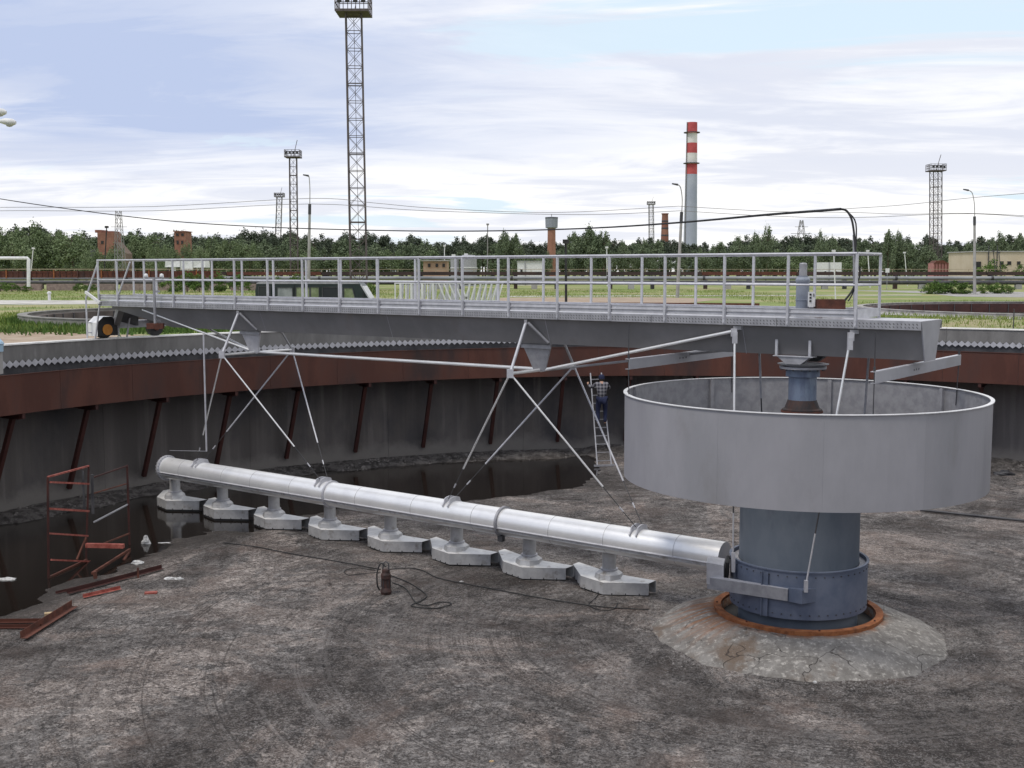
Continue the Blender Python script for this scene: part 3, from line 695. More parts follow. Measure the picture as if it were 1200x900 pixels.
m.build('tread_pattern', blacksl, br, kind='stuff')
# toe boards: two folded strips
for o in (.585, -.46):
    e1 = -1.14 if o > 0 else -1.16
    m = MB().bbox(e1, S1, o, o+.012, 1.262, 1.405); m.bbox(e1, S1, o+.012, o+.030, 1.325, 1.340); m.bbox(e1, S1, o+.012, o+.022, 1.392, 1.405)
    m.build('toe_board', galv, br)
MB().bbox(-1.155, -1.14, -.46, .59, 1.262, 1.405).build('toe_board', galv, br)
posts_n = [-1.14 + 1.178*k for k in range(18)] + [S1-.02]
posts_f = [-1.14, .02] + [.02 + 1.168*k for k in range(1, 17)] + [S1-.02]
for s in posts_n:
    m = MB().bbox(s-.02, s+.02, .612, .652, 1.12, 2.30); m.bbox(s-.032, s+.032, .6165, .622, 1.10, 1.42); m.bbox(s-.012, s+.012, .652, .660, 1.13, 1.16); m.bbox(s-.012, s+.012, .652, .660, 1.21, 1.24)
    m.build('railing_post', galv, br)
for s in posts_f: MB().bbox(s-.02, s+.02, -.50, -.462, 1.12, 2.30).build('railing_post', galv, br)
for z, r in ((2.315, .022), (1.80, .017)):
    MB().tube([B(S1, .63, z), B(-1.14, .63, z)], r*1.1, 10).build('top_rail' if z > 2 else 'mid_rail', galv, br)
    MB().tube([B(S1, -.48, z), B(-1.14, -.48, z)], r*1.1, 10).build('top_rail' if z > 2 else 'mid_rail', galv, br)
    MB().tube([B(-1.14, .63, z), B(-1.14, -.48, z)], r*1.1, 10).build('end_rail', galv, br)
# brackets on the near face for the drum rods
for px, py in ((860, 391), (997, 396)):
    p = WB(px, py, .60)
    m = MB().box(p + Vector((0, 0, .02)), (.10, .06, .14)); m.build('rod_bracket', galv, br)
    MB().box(p + Vector((.06, .02, .10)), (.14, .05, .07)).build('rod_bracket', galvd, br)
# pedestal clamps on the pivot (cradles with upright prongs)
for o, mt in ((.44, galvd), (-.30, darks)):
    m = MB(); m.add([B(.30, o, .575), B(-.30, o, .575), B(-.13, o, .445), B(.13, o, .445), B(.30, o-.14, .575), B(-.30, o-.14, .575), B(-.13, o-.14, .445), B(.13, o-.14, .445)], [(0, 1, 2, 3), (7, 6, 5, 4), (0, 1, 5, 4), (1, 2, 6, 5), (2, 3, 7, 6), (3, 0, 4, 7)])
    m.build('cradle', mt, col)
    MB().bbox(-.36, .36, o-.16, o+.02, .572, .588).build('cradle_plate', galv if o > 0 else darks, col)
    if o > 0:
        for s in (-.30, .30):
            MB().bbox(s-.022, s+.022, o-.02, o+.02, .585, .86).build('prong', galv, col)
# wheel carriage at the rim
w1, w2 = WC(121, 392, 20.28), WC(181, 387, 20.28)
dw = (w2-w1); dw.z = 0; dw.normalize(); ax = Vector((dw.y, -dw.x, 0))   # axle direction, towards the tank
zw = RIMZ + .24
car0 = Vector((w1.x, w1.y, zw+.12)); car1 = Vector((w2.x, w2.y, zw+.12))
MB().bar(car0 + dw*.1, car1 + dw*.3, .22, .20).build('carriage_beam', galvd, br)
MB().bar(B(19.2, .3, 1.1), (car0+dw*.4), .16, .22).build('carriage_leg', girderp, br)
MB().bar(B(19.2, -.3, 1.1), (car0+dw*1.7), .16, .22).build('carriage_leg', girderp, br)
MB().bar(B(19.3, 0, 1.12), (car0+car1)/2, .5, .1).build('carriage_plate', darks, br)
def wheel(c, big=True):
    r = .24
    p0 = c - ax*.09; p1 = c + ax*.09
    wo = MB().tube([p0, p1], r, 28).build('wheel', black, br)
    if big: MB().tube([p1, p1+ax*.14], .15, 20).build('hub', orange, wo)
    else: MB().tube([p1, p1+ax*.04], .09, 16).build('hub', rustd, wo)
    return wo
c1 = Vector((w1.x, w1.y, zw)); c2 = Vector((w2.x, w2.y, zw))
wheel(c1); wheel(c2, False)
# white pentagonal cover over the first wheel
def cover(c, sz, m_, mi):
    q = []
    for x, z in ((-.31, -.17), (-.31, .20), (-.12, .36), (.17, .36), (.33, .12), (.33, -.17)): q.append(c + dw*x*sz + Vector((0, 0, z*sz)) - ax*.24)
    mm = MB(); k = len(q); p2 = [a + ax*.46 for a in q]
    mm.add(q + p2, [(0, 1, k+1, k), (1, 2, k+2, k+1), (2, 3, k+3, k+2), (3, 4, k+4, k+3), (4, 5, k+5, k+4), tuple(range(k))])
    o = mm.build('wheel_cover', m_, br)
    # dark front frame with an opening for the hub
    q2 = [c + dw*x*sz*.96 + Vector((0, 0, z*sz*.96)) + ax*.20 for x, z in ((-.31, -.17), (-.31, .20), (-.12, .36), (.17, .36), (.33, .12), (.33, -.17))]
    MB().prism(q2, ax*.012).build('cover_front', mi, o)
    return o
cover(c1, 1.0, whitep, black)
MB().box(c2 + Vector((0, 0, .16)) - ax*.05, (.34, .3, .2)).build('gearbox', rustd, br)
MB().bar(c2 + Vector((0, 0, .22)), c2 + dw*.75 + Vector((0, 0, .34)), .1, .14).build('gearbox_arm', rust, br)
# handrail stairs at the outer end
ee = MB()
for o in (.6, -.4):
    ee.bar(B(S1, o, 2.28), B(S1+.62, o, 1.30), .035); ee.bar(B(S1+.62, o, 1.30), B(S1+.62, o, .20), .035); ee.bar(B(S1, o, 1.1), B(S1+.25, o, .2), .035)
ee.bar(B(S1+.62, .6, .62), B(S1+.62, -.4, .62), .03); ee.bar(B(S1+.62, .6, .35), B(S1+.62, -.4, .35), .03)
ee.build('end_ladder', galv, br)
MB().bar(B(S1-.1, .65, 1.18), B(S1+.55, .65, 1.46), .05, .07).build('end_stop', whitep, br)

# signal post with two lamps on the second wheel
q = WB(182, 383, .78); ptop = WB(181.5, 325, .78)
sp = thing('signal_post', q, 'grey post with two small white lamps on a crossbar, near the bridge wheels', 'signal post')
MB().tube([q, Vector((q.x, q.y, ptop.z))], .038, 8).build('pole', galvd, sp)
ptop = Vector((q.x, q.y, ptop.z-.02))
MB().bar(ptop + Vector((-.20, 0, 0)), ptop + Vector((.20, 0, 0)), .04).build('crossbar', galvd, sp)
for zz in (.15, .9): MB().bar(B(0, 0, 0)*0 + Vector((q.x, q.y, q.z+zz)), Vector((q.x, q.y, q.z+zz)) + Vector((sin(A), cos(A), 0))*.16, .05).build('bracket', galvd, sp)
for dx in (-.20, .20): MB().lathe(ptop + Vector((dx, 0, .02)), [(.001, .10), (.045, .08), (.06, 0), (.001, -.02)], 10).build('lamp', whitep, sp)
MB().box(q + Vector((0, .02, .02)), (.42, .14, .14)).build('rusty_block', rustd, sp)

# things on the deck near the centre
def deckpt(px, py, o): return WB(px, py, o)
p = deckpt(940.5, 345, .05); dm = thing('drive_motor', (p.x, p.y, 1.24), 'grey-blue upright motor cylinder on the bridge deck above the column', 'motor')
c = Vector((p.x, p.y, 0))
motm = mat('motor_paint', (.20, .225, .275), (.25, .275, .325), .45)
MB().lathe(c, [(.135, 1.24), (.135, 1.29), (.112, 1.295), (.112, 1.52), (.120, 1.525), (.120, 1.545), (.112, 1.55), (.112, 1.84), (.125, 1.85), (.125, 1.885), (.085, 1.93), (.085, 1.95)], 28, True, sharp=True).build('housing', motm, dm)
MB().lathe(c, [(.066, 1.95), (.066, 2.15), (.05, 2.17), (.001, 2.175)], 20, True, sharp=True).build('fan_cowl', galvd, dm)
MB().box(c + Vector((.10, -.06, 1.33)), (.07, .07, .06)).build('cable_gland', black, dm)
p = deckpt(951, 352, .30); cb_ = thing('control_box', (p.x, p.y, 1.24), 'small white control box with black buttons beside the motor', 'control box')
MB().box(p + Vector((0, 0, .02)), (.11, .06, .25)).build('case', whitep, cb_)
for k in range(3): MB().box(p + Vector((-.028, -.035, .10-.055*k)), (.032, .014, .028)).build('button', black, cb_)
MB().box(p + Vector((.028, -.034, .09)), (.012, .01, .05)).build('switch', black, cb_)
MB().box(p + Vector((0, -.002, -.155)), (.11, .07, .07)).build('base', black, cb_)
p = deckpt(972, 356.5, .1); rb = thing('rusty_tray', (p.x, p.y, 1.24), 'rusty brown open steel tray lying on the bridge deck', 'tray')
Rz = Matrix.Rotation(pi/2+.95 - pi/2 - .6, 3, 'Z')
for dx, dy, sx_, sy_ in ((0, -.15, .46, .012), (0, .15, .46, .012), (-.225, 0, .012, .288), (.225, 0, .012, .288)):
    MB().box(Vector((p.x+dx, p.y+dy, p.z)), (sx_, sy_, .16)).build('side', rustd, rb)
for dx in (-.18, .18): MB().box(Vector((p.x+dx, p.y, (p.z-.08+1.24)/2)), (.06, .28, max(.02, p.z-.08-1.24))).build('foot', rustd, rb)
MB().box(Vector((p.x, p.y, p.z-.07)), (.43, .28, .02)).build('bottom', rustd, rb)
for k in range(5): MB().box(Vector((p.x-.16+.08*k, p.y, p.z+.07)), (.05, .2, .03), Matrix.Rotation(.4*k, 3, 'Z')).build('scrap', rustd, rb)

# overhead cable that comes down on to the bridge
pts = []
for px, py in ((-120, 212), (0, 233), (100, 247.5), (200, 259), (300, 265.5), (400, 269), (500, 270.8), (600, 270.2), (700, 267), (800, 260.5), (900, 251.5), (960, 247), (985, 245)):
    Y = 46 + (19.2-46)*(px+120)/1105; pts.append(W(px, py, Y))
cb0 = pts[-1]
down = [W(985, 245, 19.2), W(992, 247, 19.2), W(998, 257, 19.15), W(1001, 275, 19.1), W(1003, 300, 19.0), W(1004, 325, 19.), W(999, 340, 19.), W(990, 352, 19.)]
ct = thing('overhead_cable', cb0, 'thick black power cable sagging across the sky and dropping to the bridge end', 'cable')
MB().tube(icurve(pts, 5), [.017 + .007*max(0, min(1, (i-38)/14)) for i in range(61)], 6).build('span', black, ct)
MB().tube(icurve(down, 5), .019, 6).build('drop', black, ct)
MB().tube(icurve([W(993, 248, 19.2), W(1003, 262, 19.2), W(1003, 300, 19.1), W(1008, 320, 19.), W(1000, 342, 19.), W(994, 353, 19.)], 5), .012, 6).build('drop', black, ct)
# a support pole for its bend
MB().tube([W(1001.5, 372, 19.25), W(1000.5, 275, 19.25)], .02, 8).build('support_tube', galvd, ct)

# ================================================================ SUCTION PIPE WITH ITS SHOES
sp_ = thing('suction_pipe', B(9.6, 0, -3.5), 'long silver suction pipe hung above the tank floor, with eight flat feet', 'pipe')
PR, PZ = .285, -3.215
MB().tube([B(1.42, 0, PZ), B(17.85, 0, PZ)], PR, 48).build('pipe_body', pipem, sp_)
MB().tube([B(17.80, 0, PZ), B(17.84, 0, PZ)], PR+.055, 40).build('end_flange', galv, sp_)
MB().tube([B(17.86, 0, PZ), B(17.885, 0, PZ)], PR+.04, 40).build('end_cap', galvd, sp_)
m = MB()
for k in range(24):
    a = 2*pi*k/24; p = B(17.79, cos(a)*(PR+.03), PZ + sin(a)*(PR+.03)); q_ = B(17.91, cos(a)*(PR+.03), PZ + sin(a)*(PR+.03)); m.tube([p, q_], .014, 6)
m.build('flange_bolt', galvd, sp_, kind='stuff')
for s in (6.52, ): 
    MB().tube([B(s-.025, 0, PZ), B(s+.025, 0, PZ)], PR+.045, 40).build('joint_flange', galvd, sp_)
    MB().bbox(s-.10, s+.02, .10, .20, PZ-PR-.1, PZ-PR+.02).build('clamp_lug', darks, sp_)
for s in (2.35, 3.9, 5.2, 7.2, 8.9, 10.6, 12.8, 14.2, 15.3, 17.0): MB().tube([B(s-.006, 0, PZ), B(s+.006, 0, PZ)], PR+.003, 40).build('weld_seam', shoem, sp_)
MB().bbox(1.42, 17.8, PR*.94, PR*.94+.035, PZ-.085, PZ-.075).build('side_strip', galv, sp_)
MB().bbox(1.42, 17.8, PR*.93, PR*.93+.006, PZ-.15, PZ-.085).build('side_strip', shoem, sp_)
MB().bbox(1.6, 17.8, -PR*.94-.035, -PR*.94, PZ-.085, PZ-.075).build('side_strip', galv, sp_)
for k, s in enumerate((16.42, 11.88, 7.93, 3.25)):
    for ds in (-.07, .07):
        mm = MB(); vs = []; fs = []; n_ = 12
        for i in range(n_+1):
            a = radians(38 + 104*i/n_); h = .10 if 2 < i < 10 else .05
            for rr in (PR+.002, PR+h):
                for e in (-.012, .012): vs.append(B(s+ds+e, cos(a)*rr, PZ + sin(a)*rr))
        for i in range(n_):
            b = 4*i; fs += [(b, b+1, b+5, b+4), (b+2, b+3, b+7, b+6), (b, b+2, b+6, b+4), (b+1, b+3, b+7, b+5)]
        fs += [(0, 1, 3, 2), (4*n_, 4*n_+1, 4*n_+3, 4*n_+2)]
        mm.add(vs, fs).build('saddle_plate', galv, sp_)
    if k == 1: MB().tube([B(s-.28, 0, PZ), B(s-.24, 0, PZ)], PR+.04, 40).build('clamp_ring', galv, sp_)
# box and channel that tie the pipe to the sleeve
p0 = WZ(830, 672, -3.42)
qA, qB = near_cyl(833, 675, 1.55), None
def flat(p, z): return Vector((p.x, p.y, z))
bx0 = B(1.95, .32, 0); bx1 = B(1.45, .32, 0)
bx = [W(px_, py_, 19.72) for px_, py_ in ((828, 684), (848, 689), (848, 663), (828, 659))]; dpt = Vector((.10, .42, .02))
MB().hexa([bx[0], bx[1], bx[1]+dpt, bx[0]+dpt, bx[3], bx[2], bx[2]+dpt, bx[3]+dpt]).build('end_box', galv, sp_)
bx = [W(px_, py_, 19.9) for px_, py_ in ((849, 680), (853, 681), (854, 660), (850, 659))]
MB().hexa([bx[0], bx[1], bx[1]+dpt, bx[0]+dpt, bx[3], bx[2], bx[2]+dpt, bx[3]+dpt]).build('joint_gap', black, sp_)
pL = near_cyl(860, 690, 1.25)
e0 = Vector((W(829, 682, 19.75).x, 19.75, 0)); e1 = Vector((W(923, 702, 18.98).x, 18.98, 0))
zl = -3.42
dd = (e1-e0).normalized(); nrm = Vector((dd.y, -dd.x, 0))
MB().bar(flat(e0, -3.35), flat(e1, -3.35), .014, .19).build('tie_channel_web', galvd, sp_)
MB().bar(flat(e0, -3.252) - nrm*.05, flat(e1, -3.252) - nrm*.05, .12, .012).build('tie_channel_flange', galv, sp_)
MB().bar(flat(e0, -3.448) - nrm*.05, flat(e1, -3.448) - nrm*.05, .12, .012).build('tie_channel_flange', galvd, sp_)

def make_shoe():
    t = thing('shoe', B(0, 0, FLZ), '', '')
    # plan outline (s, o): front chevron and back edge
    pl = [(1.30, -.80), (.66, -.12), (.02, .06), (-.74, -.42)]; bk = [(-.74, -.70), (.0, -.62), (.62, -.72), (1.30, -1.02)]
    zt_, zb_ = FLZ+.27, FLZ+.035
    mm = MB()
    for (a, b) in zip(pl, pl[1:]): mm.hexa([B(a[0], a[1], zb_), B(b[0], b[1], zb_), B(b[0], b[1]-.012, zb_), B(a[0], a[1]-.012, zb_), B(a[0], a[1], zt_), B(b[0], b[1], zt_), B(b[0], b[1]-.012, zt_), B(a[0], a[1]-.012, zt_)])
    for (a, b) in zip(bk, bk[1:]): mm.hexa([B(a[0], a[1], zb_), B(b[0], b[1], zb_), B(b[0], b[1]-.012, zb_), B(a[0], a[1]-.012, zb_), B(a[0], a[1], zt_), B(b[0], b[1], zt_), B(b[0], b[1]-.012, zt_), B(a[0], a[1]-.012, zt_)])
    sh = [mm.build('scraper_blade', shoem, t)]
    ou = pl + bk
    mt = MB(); hub = (.10, -.36, zt_+.10)
    v_ = [B(a, b, zt_+.004) for a, b in ou] + [B(*hub)]
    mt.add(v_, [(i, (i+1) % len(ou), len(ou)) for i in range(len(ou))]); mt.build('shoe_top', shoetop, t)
    mr_ = MB()
    for (a, b) in list(zip(pl, pl[1:])): mr_.hexa([B(a[0], a[1]-.02, FLZ-.03), B(b[0], b[1]-.02, FLZ-.03), B(b[0], b[1]-.03, FLZ-.03), B(a[0], a[1]-.03, FLZ-.03), B(a[0], a[1]-.02, zb_+.01), B(b[0], b[1]-.02, zb_+.01), B(b[0], b[1]-.03, zb_+.01), B(a[0], a[1]-.03, zb_+.01)])
    mr_.build('rubber_lip', black, t)
    hc = B(.10, -.30, 0)
    MB().lathe(hc, [(.30, zt_+.01), (.27, zt_+.12), (.165, zt_+.19)], 8, False).build('hood', shoem, t)
    MB().lathe(hc, [(.14, zt_+.18), (.14, PZ-PR+.15)], 20).build('down_pipe', shoem, t)
    MB().lathe(hc, [(.14, zt_+.19), (.175, zt_+.19), (.175, zt_+.215), (.14, zt_+.215)], 20, False, sharp=True).build('collar', galv, t)
    MB().add([B(.34, -.29, PZ-.14), B(.08, -.29, PZ-.14), B(.08, -.29, zt_+.5), B(.22, -.29, zt_+.42), B(.34, -.31, PZ-.14), B(.08, -.31, PZ-.14), B(.08, -.31, zt_+.5), B(.22, -.31, zt_+.42)], [(0, 1, 2, 3), (7, 6, 5, 4), (0, 1, 5, 4), (1, 2, 6, 5), (2, 3, 7, 6), (3, 0, 4, 7)]).build('gusset', shoem, t)
    mb = MB()
    for f_ in (.2, .5, .8):
        for (a, b) in list(zip(pl, pl[1:])):
            x, y = a[0]+(b[0]-a[0])*f_, a[1]+(b[1]-a[1])*f_; mb.bbox(x-.006, x+.006, y-.01, y+.016, zb_, zb_+.03)
    mb.build('blade_bolt', darks, t, kind='stuff')
    return t
shoe = make_shoe()
for k in ('label', 'category'):
    if k in shoe: del shoe[k]
# every shoe is an assembly under the pipe
for i in range(8):
    t = shoe if i == 0 else copy_tree(shoe)
    s = 3.99 + 1.972*i; pos = B(s, .02, FLZ); t.parent = sp_; t.location = pos - wloc(sp_)
# ---------------------------------------------------------------- hanger frames
for sA, names, ss in ((14.1, 'far', (16.42, 11.88)), (5.52, 'near', (7.93, 3.25))):
    t = thing('rod_truss', B(sA, 0, .05), {'far': 'crossed silver hanger rods and bracket under the bridge, above the far end of the pipe', 'near': 'crossed silver hanger rods and bracket under the bridge, left of the drum'}[names], 'rod truss')
    zN = .045
    near, far, tip = B(sA, 1.12, zN), B(sA, -1.12, zN), B(sA, .08, zN)
    MB().tube([near, far], .032, 10).build('crossbar', pipem, t)
    MB().tube([near, B(sA, .60, 1.02)], .030, 10).build('upper_rod', galv, t)
    MB().tube([far, B(sA, -.40, 1.02)], .026, 10).build('upper_rod', galvd, t)
    MB().tube([B(sA-.05, .60, 1.02), B(sA-.38, .36, .62)], .03, 8).build('short_rod', galvd, t)
    MB().box(near, (.13, .10, .17)).build('joint', galv, t); MB().box(far, (.10, .1, .14)).build('joint', galv, t)
    MB().box(B(sA, .61, 1.03), (.06, .05, .09)).build('joint', galvd, t)
    # tapered bracket plate hanging from the girder
    MB().add([B(sA+.36, .24, .585), B(sA-.36, .24, .585), B(sA-.13, .14, .02), B(sA+.13, .14, .02), B(sA+.36, .20, .585), B(sA-.36, .20, .585), B(sA-.13, .10, .02), B(sA+.13, .10, .02)], [(0, 1, 2, 3), (7, 6, 5, 4), (0, 1, 5, 4), (1, 2, 6, 5), (2, 3, 7, 6), (3, 0, 4, 7)]).build('bracket_plate', galvd if names == 'near' else galv, t)
    MB().bbox(sA-.36, sA+.36, .245, .265, .49, .57).build('bracket_bolt_strip', galvd, t)
    for s2 in ss:
        for nd, o2 in ((near, .12), (far, -.12)):
            e = B(s2, o2, PZ+PR+.06); mid_ = nd.lerp(e, .74)
            MB().tube([nd, mid_], .019, 8).build('hanger_rod', pipem if o2 > 0 else galv, t)
            MB().tube([mid_, e], .008, 6).build('rod_tail', darks, t)
            MB().tube([mid_.lerp(e, .5), mid_.lerp(e, .62)], .016, 6).build('turnbuckle', galv, t)
tl = thing('tie_tubes', B(9.8, .1, .05), 'long silver tie tubes running along under the bridge from bracket to bracket', 'tie tube')
MB().tube([B(14.1, .09, .06), B(5.52, .09, .06)], .034, 10).build('tube', pipem, tl)
for o in (.50, -.33):
    MB().tube([B(14.1, .10, .05), B(18.0, o, 1.02)], .026, 10).build('tube', pipem, tl)
    MB().tube([B(5.52, .10, .03), WB(860, 388, .60) if o > 0 else B(1.05, -.3, .66)], .030 if o > 0 else .024, 10).build('tube', pipem if o > 0 else galvd, tl)
# hanging measuring rod at the far end of the pipe
hr = thing('scraper_rod', B(16.0, .8, -3), 'thin upright silver rod hanging beside the far end of the suction pipe', 'rod')
pA = WB(238.5, 392, .75); pB = Vector((pA.x, pA.y, WB(243, 529, .75).z))
MB().tube([pA, pB], .022, 8).build('rod', galv, hr)
MB().tube([pB, WB(199, 528, .45)], .010, 6).build('foot_wire', galvd, hr)
# rods that carry the sleeve, through the drum
rods = [((861, 393, .62), (859, 660), 1.26, 'upright silver rod from the bridge down to the left side of the sleeve'),
        ((996, 400, .62), (944, 688), 1.30, 'slanting silver rod from the bridge down to the front bracket of the sleeve'),
        ((890, 413, -.3), (906, 520), None, 'dark slanting rod behind the pivot, going down into the drum'),
        ((1018, 418, -.3), (1011, 650), None, 'dark upright rod right of the pivot, going down to the sleeve')]
for (px, py, o), (qx, qy), R, lab in rods:
    a = WB(px, py, o)
    if R: b = near_cyl(qx, qy, R)
    elif qx < 950: b = PO(1.0, 120, -.78)
    else: b = PO(1.20, 20, -3.0)
    t = thing('sleeve_rod', b, lab, 'rod')
    mid_ = a.lerp(b, .62)
    MB().tube([a, mid_], .021, 8).build('upper_part', pipem if R else galvd, t)
    MB().tube([mid_, a.lerp(b, .78)], .013, 8).build('threaded_part', darks, t)
    MB().tube([a.lerp(b, .78), b], .015, 8).build('lower_part', galv if R else darks, t)
    if R:
        MB().box(a + Vector((0, -.01, -.04)), (.085, .05, .20)).build('clevis', galv, t)
        MB().box(b + Vector((0, -.02, .02)), (.06, .05, .20 if qx > 900 else .34)).build('end_fork', galv, t)

# ================================================================ ON THE TANK FLOOR
def fl(px, py, dz=0.): 
    p = WZ(px, py, FLZ); z = max(floor_h(p.x, p.y), WATZ); return Vector((p.x, p.y, z+dz))
cable_specs = [
    ('black cable on the floor from the pool edge to the pump', [(262, 637), (300, 642), (340, 650), (385, 657), (420, 664), (446, 669)], .011),
    ('black cable running right from the pump past the feet', [(455, 669), (480, 667), (497, 671), (515, 679), (560, 688), (610, 697), (660, 706), (710, 713), (760, 716)], .010),
    ('looped black hose lying right of the pump', [(458, 676), (478, 684), (494, 693), (500, 699), (494, 705), (482, 711), (490, 713), (510, 714), (526, 711), (528, 708), (516, 707), (500, 711), (488, 708), (482, 700), (474, 690), (460, 684)], .011),
    ('black cable loop under the last foot of the pipe', [(706, 690), (698, 702), (690, 710), (702, 716), (718, 716), (724, 708)], .009),
    ('thin black cable curl left of the pump', [(446, 672), (425, 674), (408, 675), (404, 670), (418, 667), (440, 670)], .008)]
for lab, pts_, r in cable_specs:
    o = MB().tube(icurve([fl(x, y, .02) for x, y in pts_], 5), r, 6).build('floor_cable', black, loc=fl(*pts_[0]))
    tag(o, lab, 'cable')
a, b = fl(1078, 600, .05), fl(1240, 617, .05)
tag(MB().tube([a, b], .035, 8).build('floor_pipe', darks, loc=a), 'thin dark pipe lying on the floor right of the drum', 'pipe')
# pump
pp = fl(452.5, 696); pu = thing('sludge_pump', pp, 'small rusty submersible pump standing on the floor with a hose loop', 'pump')
MB().lathe(pp, [(.001, 0), (.10, 0), (.115, .06), (.085, .14), (.085, .30), (.10, .32), (.10, .40), (.08, .44), (.075, .50), (.001, .52)], 18, True, sharp=True).build('body', mat('oily_pump', (.035, .022, .020), (.07, .035, .03), .6, 0, 9), pu)
MB().tube([pp+Vector((-.06, 0, .50)), pp+Vector((-.05, 0, .62)), pp+Vector((0, 0, .66)), pp+Vector((.05, 0, .62)), pp+Vector((.06, 0, .50))], .013, 6).build('handle', darks, pu)
MB().tube(icurve([pp+Vector((0, 0, .55)), pp+Vector((-.10, 0, .62)), pp+Vector((-.17, -.03, .45)), pp+Vector((-.17, -.03, .2)), pp+Vector((-.13, 0, .08))], 5), .016, 6).build('hose', black, pu)
for k in range(6): MB().box(pp + Vector((.092*cos(k*1.05), .092*sin(k*1.05), .22)), (.012, .012, .16)).build('fin', darks, pu)
# two red scaffold frames standing in the pool
def frame(nm, lab, bars, wd=.04):
    base = None
    zs_ = []
    t = thing(nm, W(*bars[0][1][0]), lab, 'scaffold frame')
    for nmb, pp_, mt, ww in bars:
        MB().bar(W(*pp_[0]), W(*pp_[1]), ww).build(nmb, mt, t)
    return t
frame('scaffold_frame', 'left red scaffold frame with rungs, standing in the pool', [
    ('post', ((57, 679, 23.9), (56, 559, 23.9)), redd, .04), ('post', ((101, 657, 25.6), (104, 546, 25.6)), redd, .035),
    ('top_rail', ((56, 559, 23.9), (104, 546, 25.6)), redl, .035), ('rung', ((59, 565, 23.9), (104, 567, 25.5)), redl, .04),
    ('rung', ((57, 596, 23.9), (104, 599, 25.5)), redl, .045), ('rung', ((57, 625, 23.9), (103, 628, 25.5)), redl, .035),
    ('rung', ((60, 656, 23.9), (106, 658, 25.4)), redl, .035), ('bottom_rail', ((57, 677, 23.9), (102, 656, 25.4)), redp, .045),
    ('diagonal', ((101, 630, 25.3), (90, 656, 24.9)), rustd, .035), ('post', ((97, 552, 26.2), (99, 598, 26.2)), darks, .04)])
frame('scaffold_frame', 'right rusty scaffold frame, leaning behind the red one in the pool', [
    ('post', ((109, 602, 25.4), (108, 556, 25.4)), darks, .05), ('post', ((152, 640, 26.9), (149, 545, 26.9)), redd, .04),
    ('top_rail', ((108, 560, 25.4), (149, 546, 26.9)), redd, .03), ('mid_rail', ((110, 578, 25.4), (148, 567, 26.9)), rustd, .025),
    ('mid_rail', ((110, 612, 25.4), (150, 591, 26.9)), galvd, .03), ('mid_rail', ((119, 638, 25.), (152, 625, 26.5)), rustd, .03),
    ('plank', ((101, 639, 25.), (145, 640, 24.9)), redl, .09), ('diagonal', ((152, 645, 26.), (145, 657, 25.4)), rustd, .05),
    ('bottom_rail', ((152, 644, 26.), (108, 672, 23.9)), rustd, .05), ('post', ((112, 678, 23.6), (111, 670, 23.6)), rustd, .06)])
# steel lying on the shore
for lab, p0, p1, mt, wd in (
    ('long dark angle bar lying on the shore left of the floor', (80, 698), (191, 668), redd, .08), ('flaking pink-red strip lying beside the long dark bar', (98, 702), (142, 692), redl, .06),
    ('short dark red beam lying slanted across two bars at the left edge', (28, 752), (88, 714), rustd, .12), ('upper of two red bars cut by the left edge of the picture', (-40, 731), (56, 731), redp, .06),
    ('lower of two red bars cut by the left edge of the picture', (-40, 737), (48, 738), redp, .06), ('thin dark bar lying left of the long bar', (66, 697), (110, 686), redd, .04)):
    a, b = fl(*p0, wd/2), fl(*p1, wd/2)
    t = thing('steel_bar', a, lab, 'steel bar'); dv = (b-a).normalized(); sd_ = Vector((-dv.y, dv.x, 0))
    MB().bar(a, b, wd, .008).build('flange', mt, t); MB().bar(a + sd_*wd/2 + Vector((0, 0, wd/2)), b + sd_*wd/2 + Vector((0, 0, wd/2)), .008, wd).build('flange', mt, t)
st_ = fl(162, 677); tag(MB().bar(st_, st_+Vector((0, 0, .22)), .035).build('iron_stub', rustd, loc=st_), 'short rusty stub standing up from the long dark bar', 'iron stub')
# litter
def blob(px, py, sx, sy, sz, m_, nm, lab, cat, seed=1):
    c = fl(px, py, 0); mm = MB(); random.seed(seed); vs = []; fs = []; n_ = 9; k_ = 5
    for i in range(k_+1):
        ph = pi*.5*i/k_
        for j in range(n_):
            a = 2*pi*j/n_; q = 1 + random.uniform(-.3, .3); vs.append(c + Vector((cos(a)*cos(ph)*sx*q, sin(a)*cos(ph)*sy*q, sin(ph)*sz*q - .005)))
    for i in range(k_):
        for j in range(n_): j2 = (j+1) % n_; fs.append((i*n_+j, i*n_+j2, (i+1)*n_+j2, (i+1)*n_+j))
    mm.add(vs, fs, False); return tag(mm.build(nm, m_, loc=c), lab, cat)
blob(171, 636, .10, .08, .17, plastic, 'plastic_bag', 'crumpled white plastic bag sticking out of the pool', 'plastic bag', 2)
blob(161, 661, .14, .1, .07, plastic, 'plastic_bag', 'grey-white crumpled bag at the pool edge', 'plastic bag', 3)
blob(9, 678, .2, .08, .04, plastic, 'plastic_bag', 'flat white bag floating at the left edge of the picture', 'plastic bag', 4)
blob(199, 678, .13, .09, .04, plastic, 'plastic_cup', 'white crushed plastic on the floor, left of a second piece', 'litter', 5)
blob(210, 678.5, .09, .07, .045, plastic, 'plastic_cup', 'white crushed plastic on the floor, right of a larger piece', 'litter', 6)
blob(193, 635.5, .16, .04, .02, plastic, 'plastic_strip', 'thin pale strip floating in the pool under the pipe', 'litter', 7)
blob(955, 801, .035, .03, .03, plastic, 'paper_scrap', 'tiny white scrap at the front edge of the concrete cone', 'litter', 8)
blob(576, 893, .035, .03, .02, woodm, 'wood_chip', 'tiny yellow chip near the bottom edge of the picture', 'litter', 9)
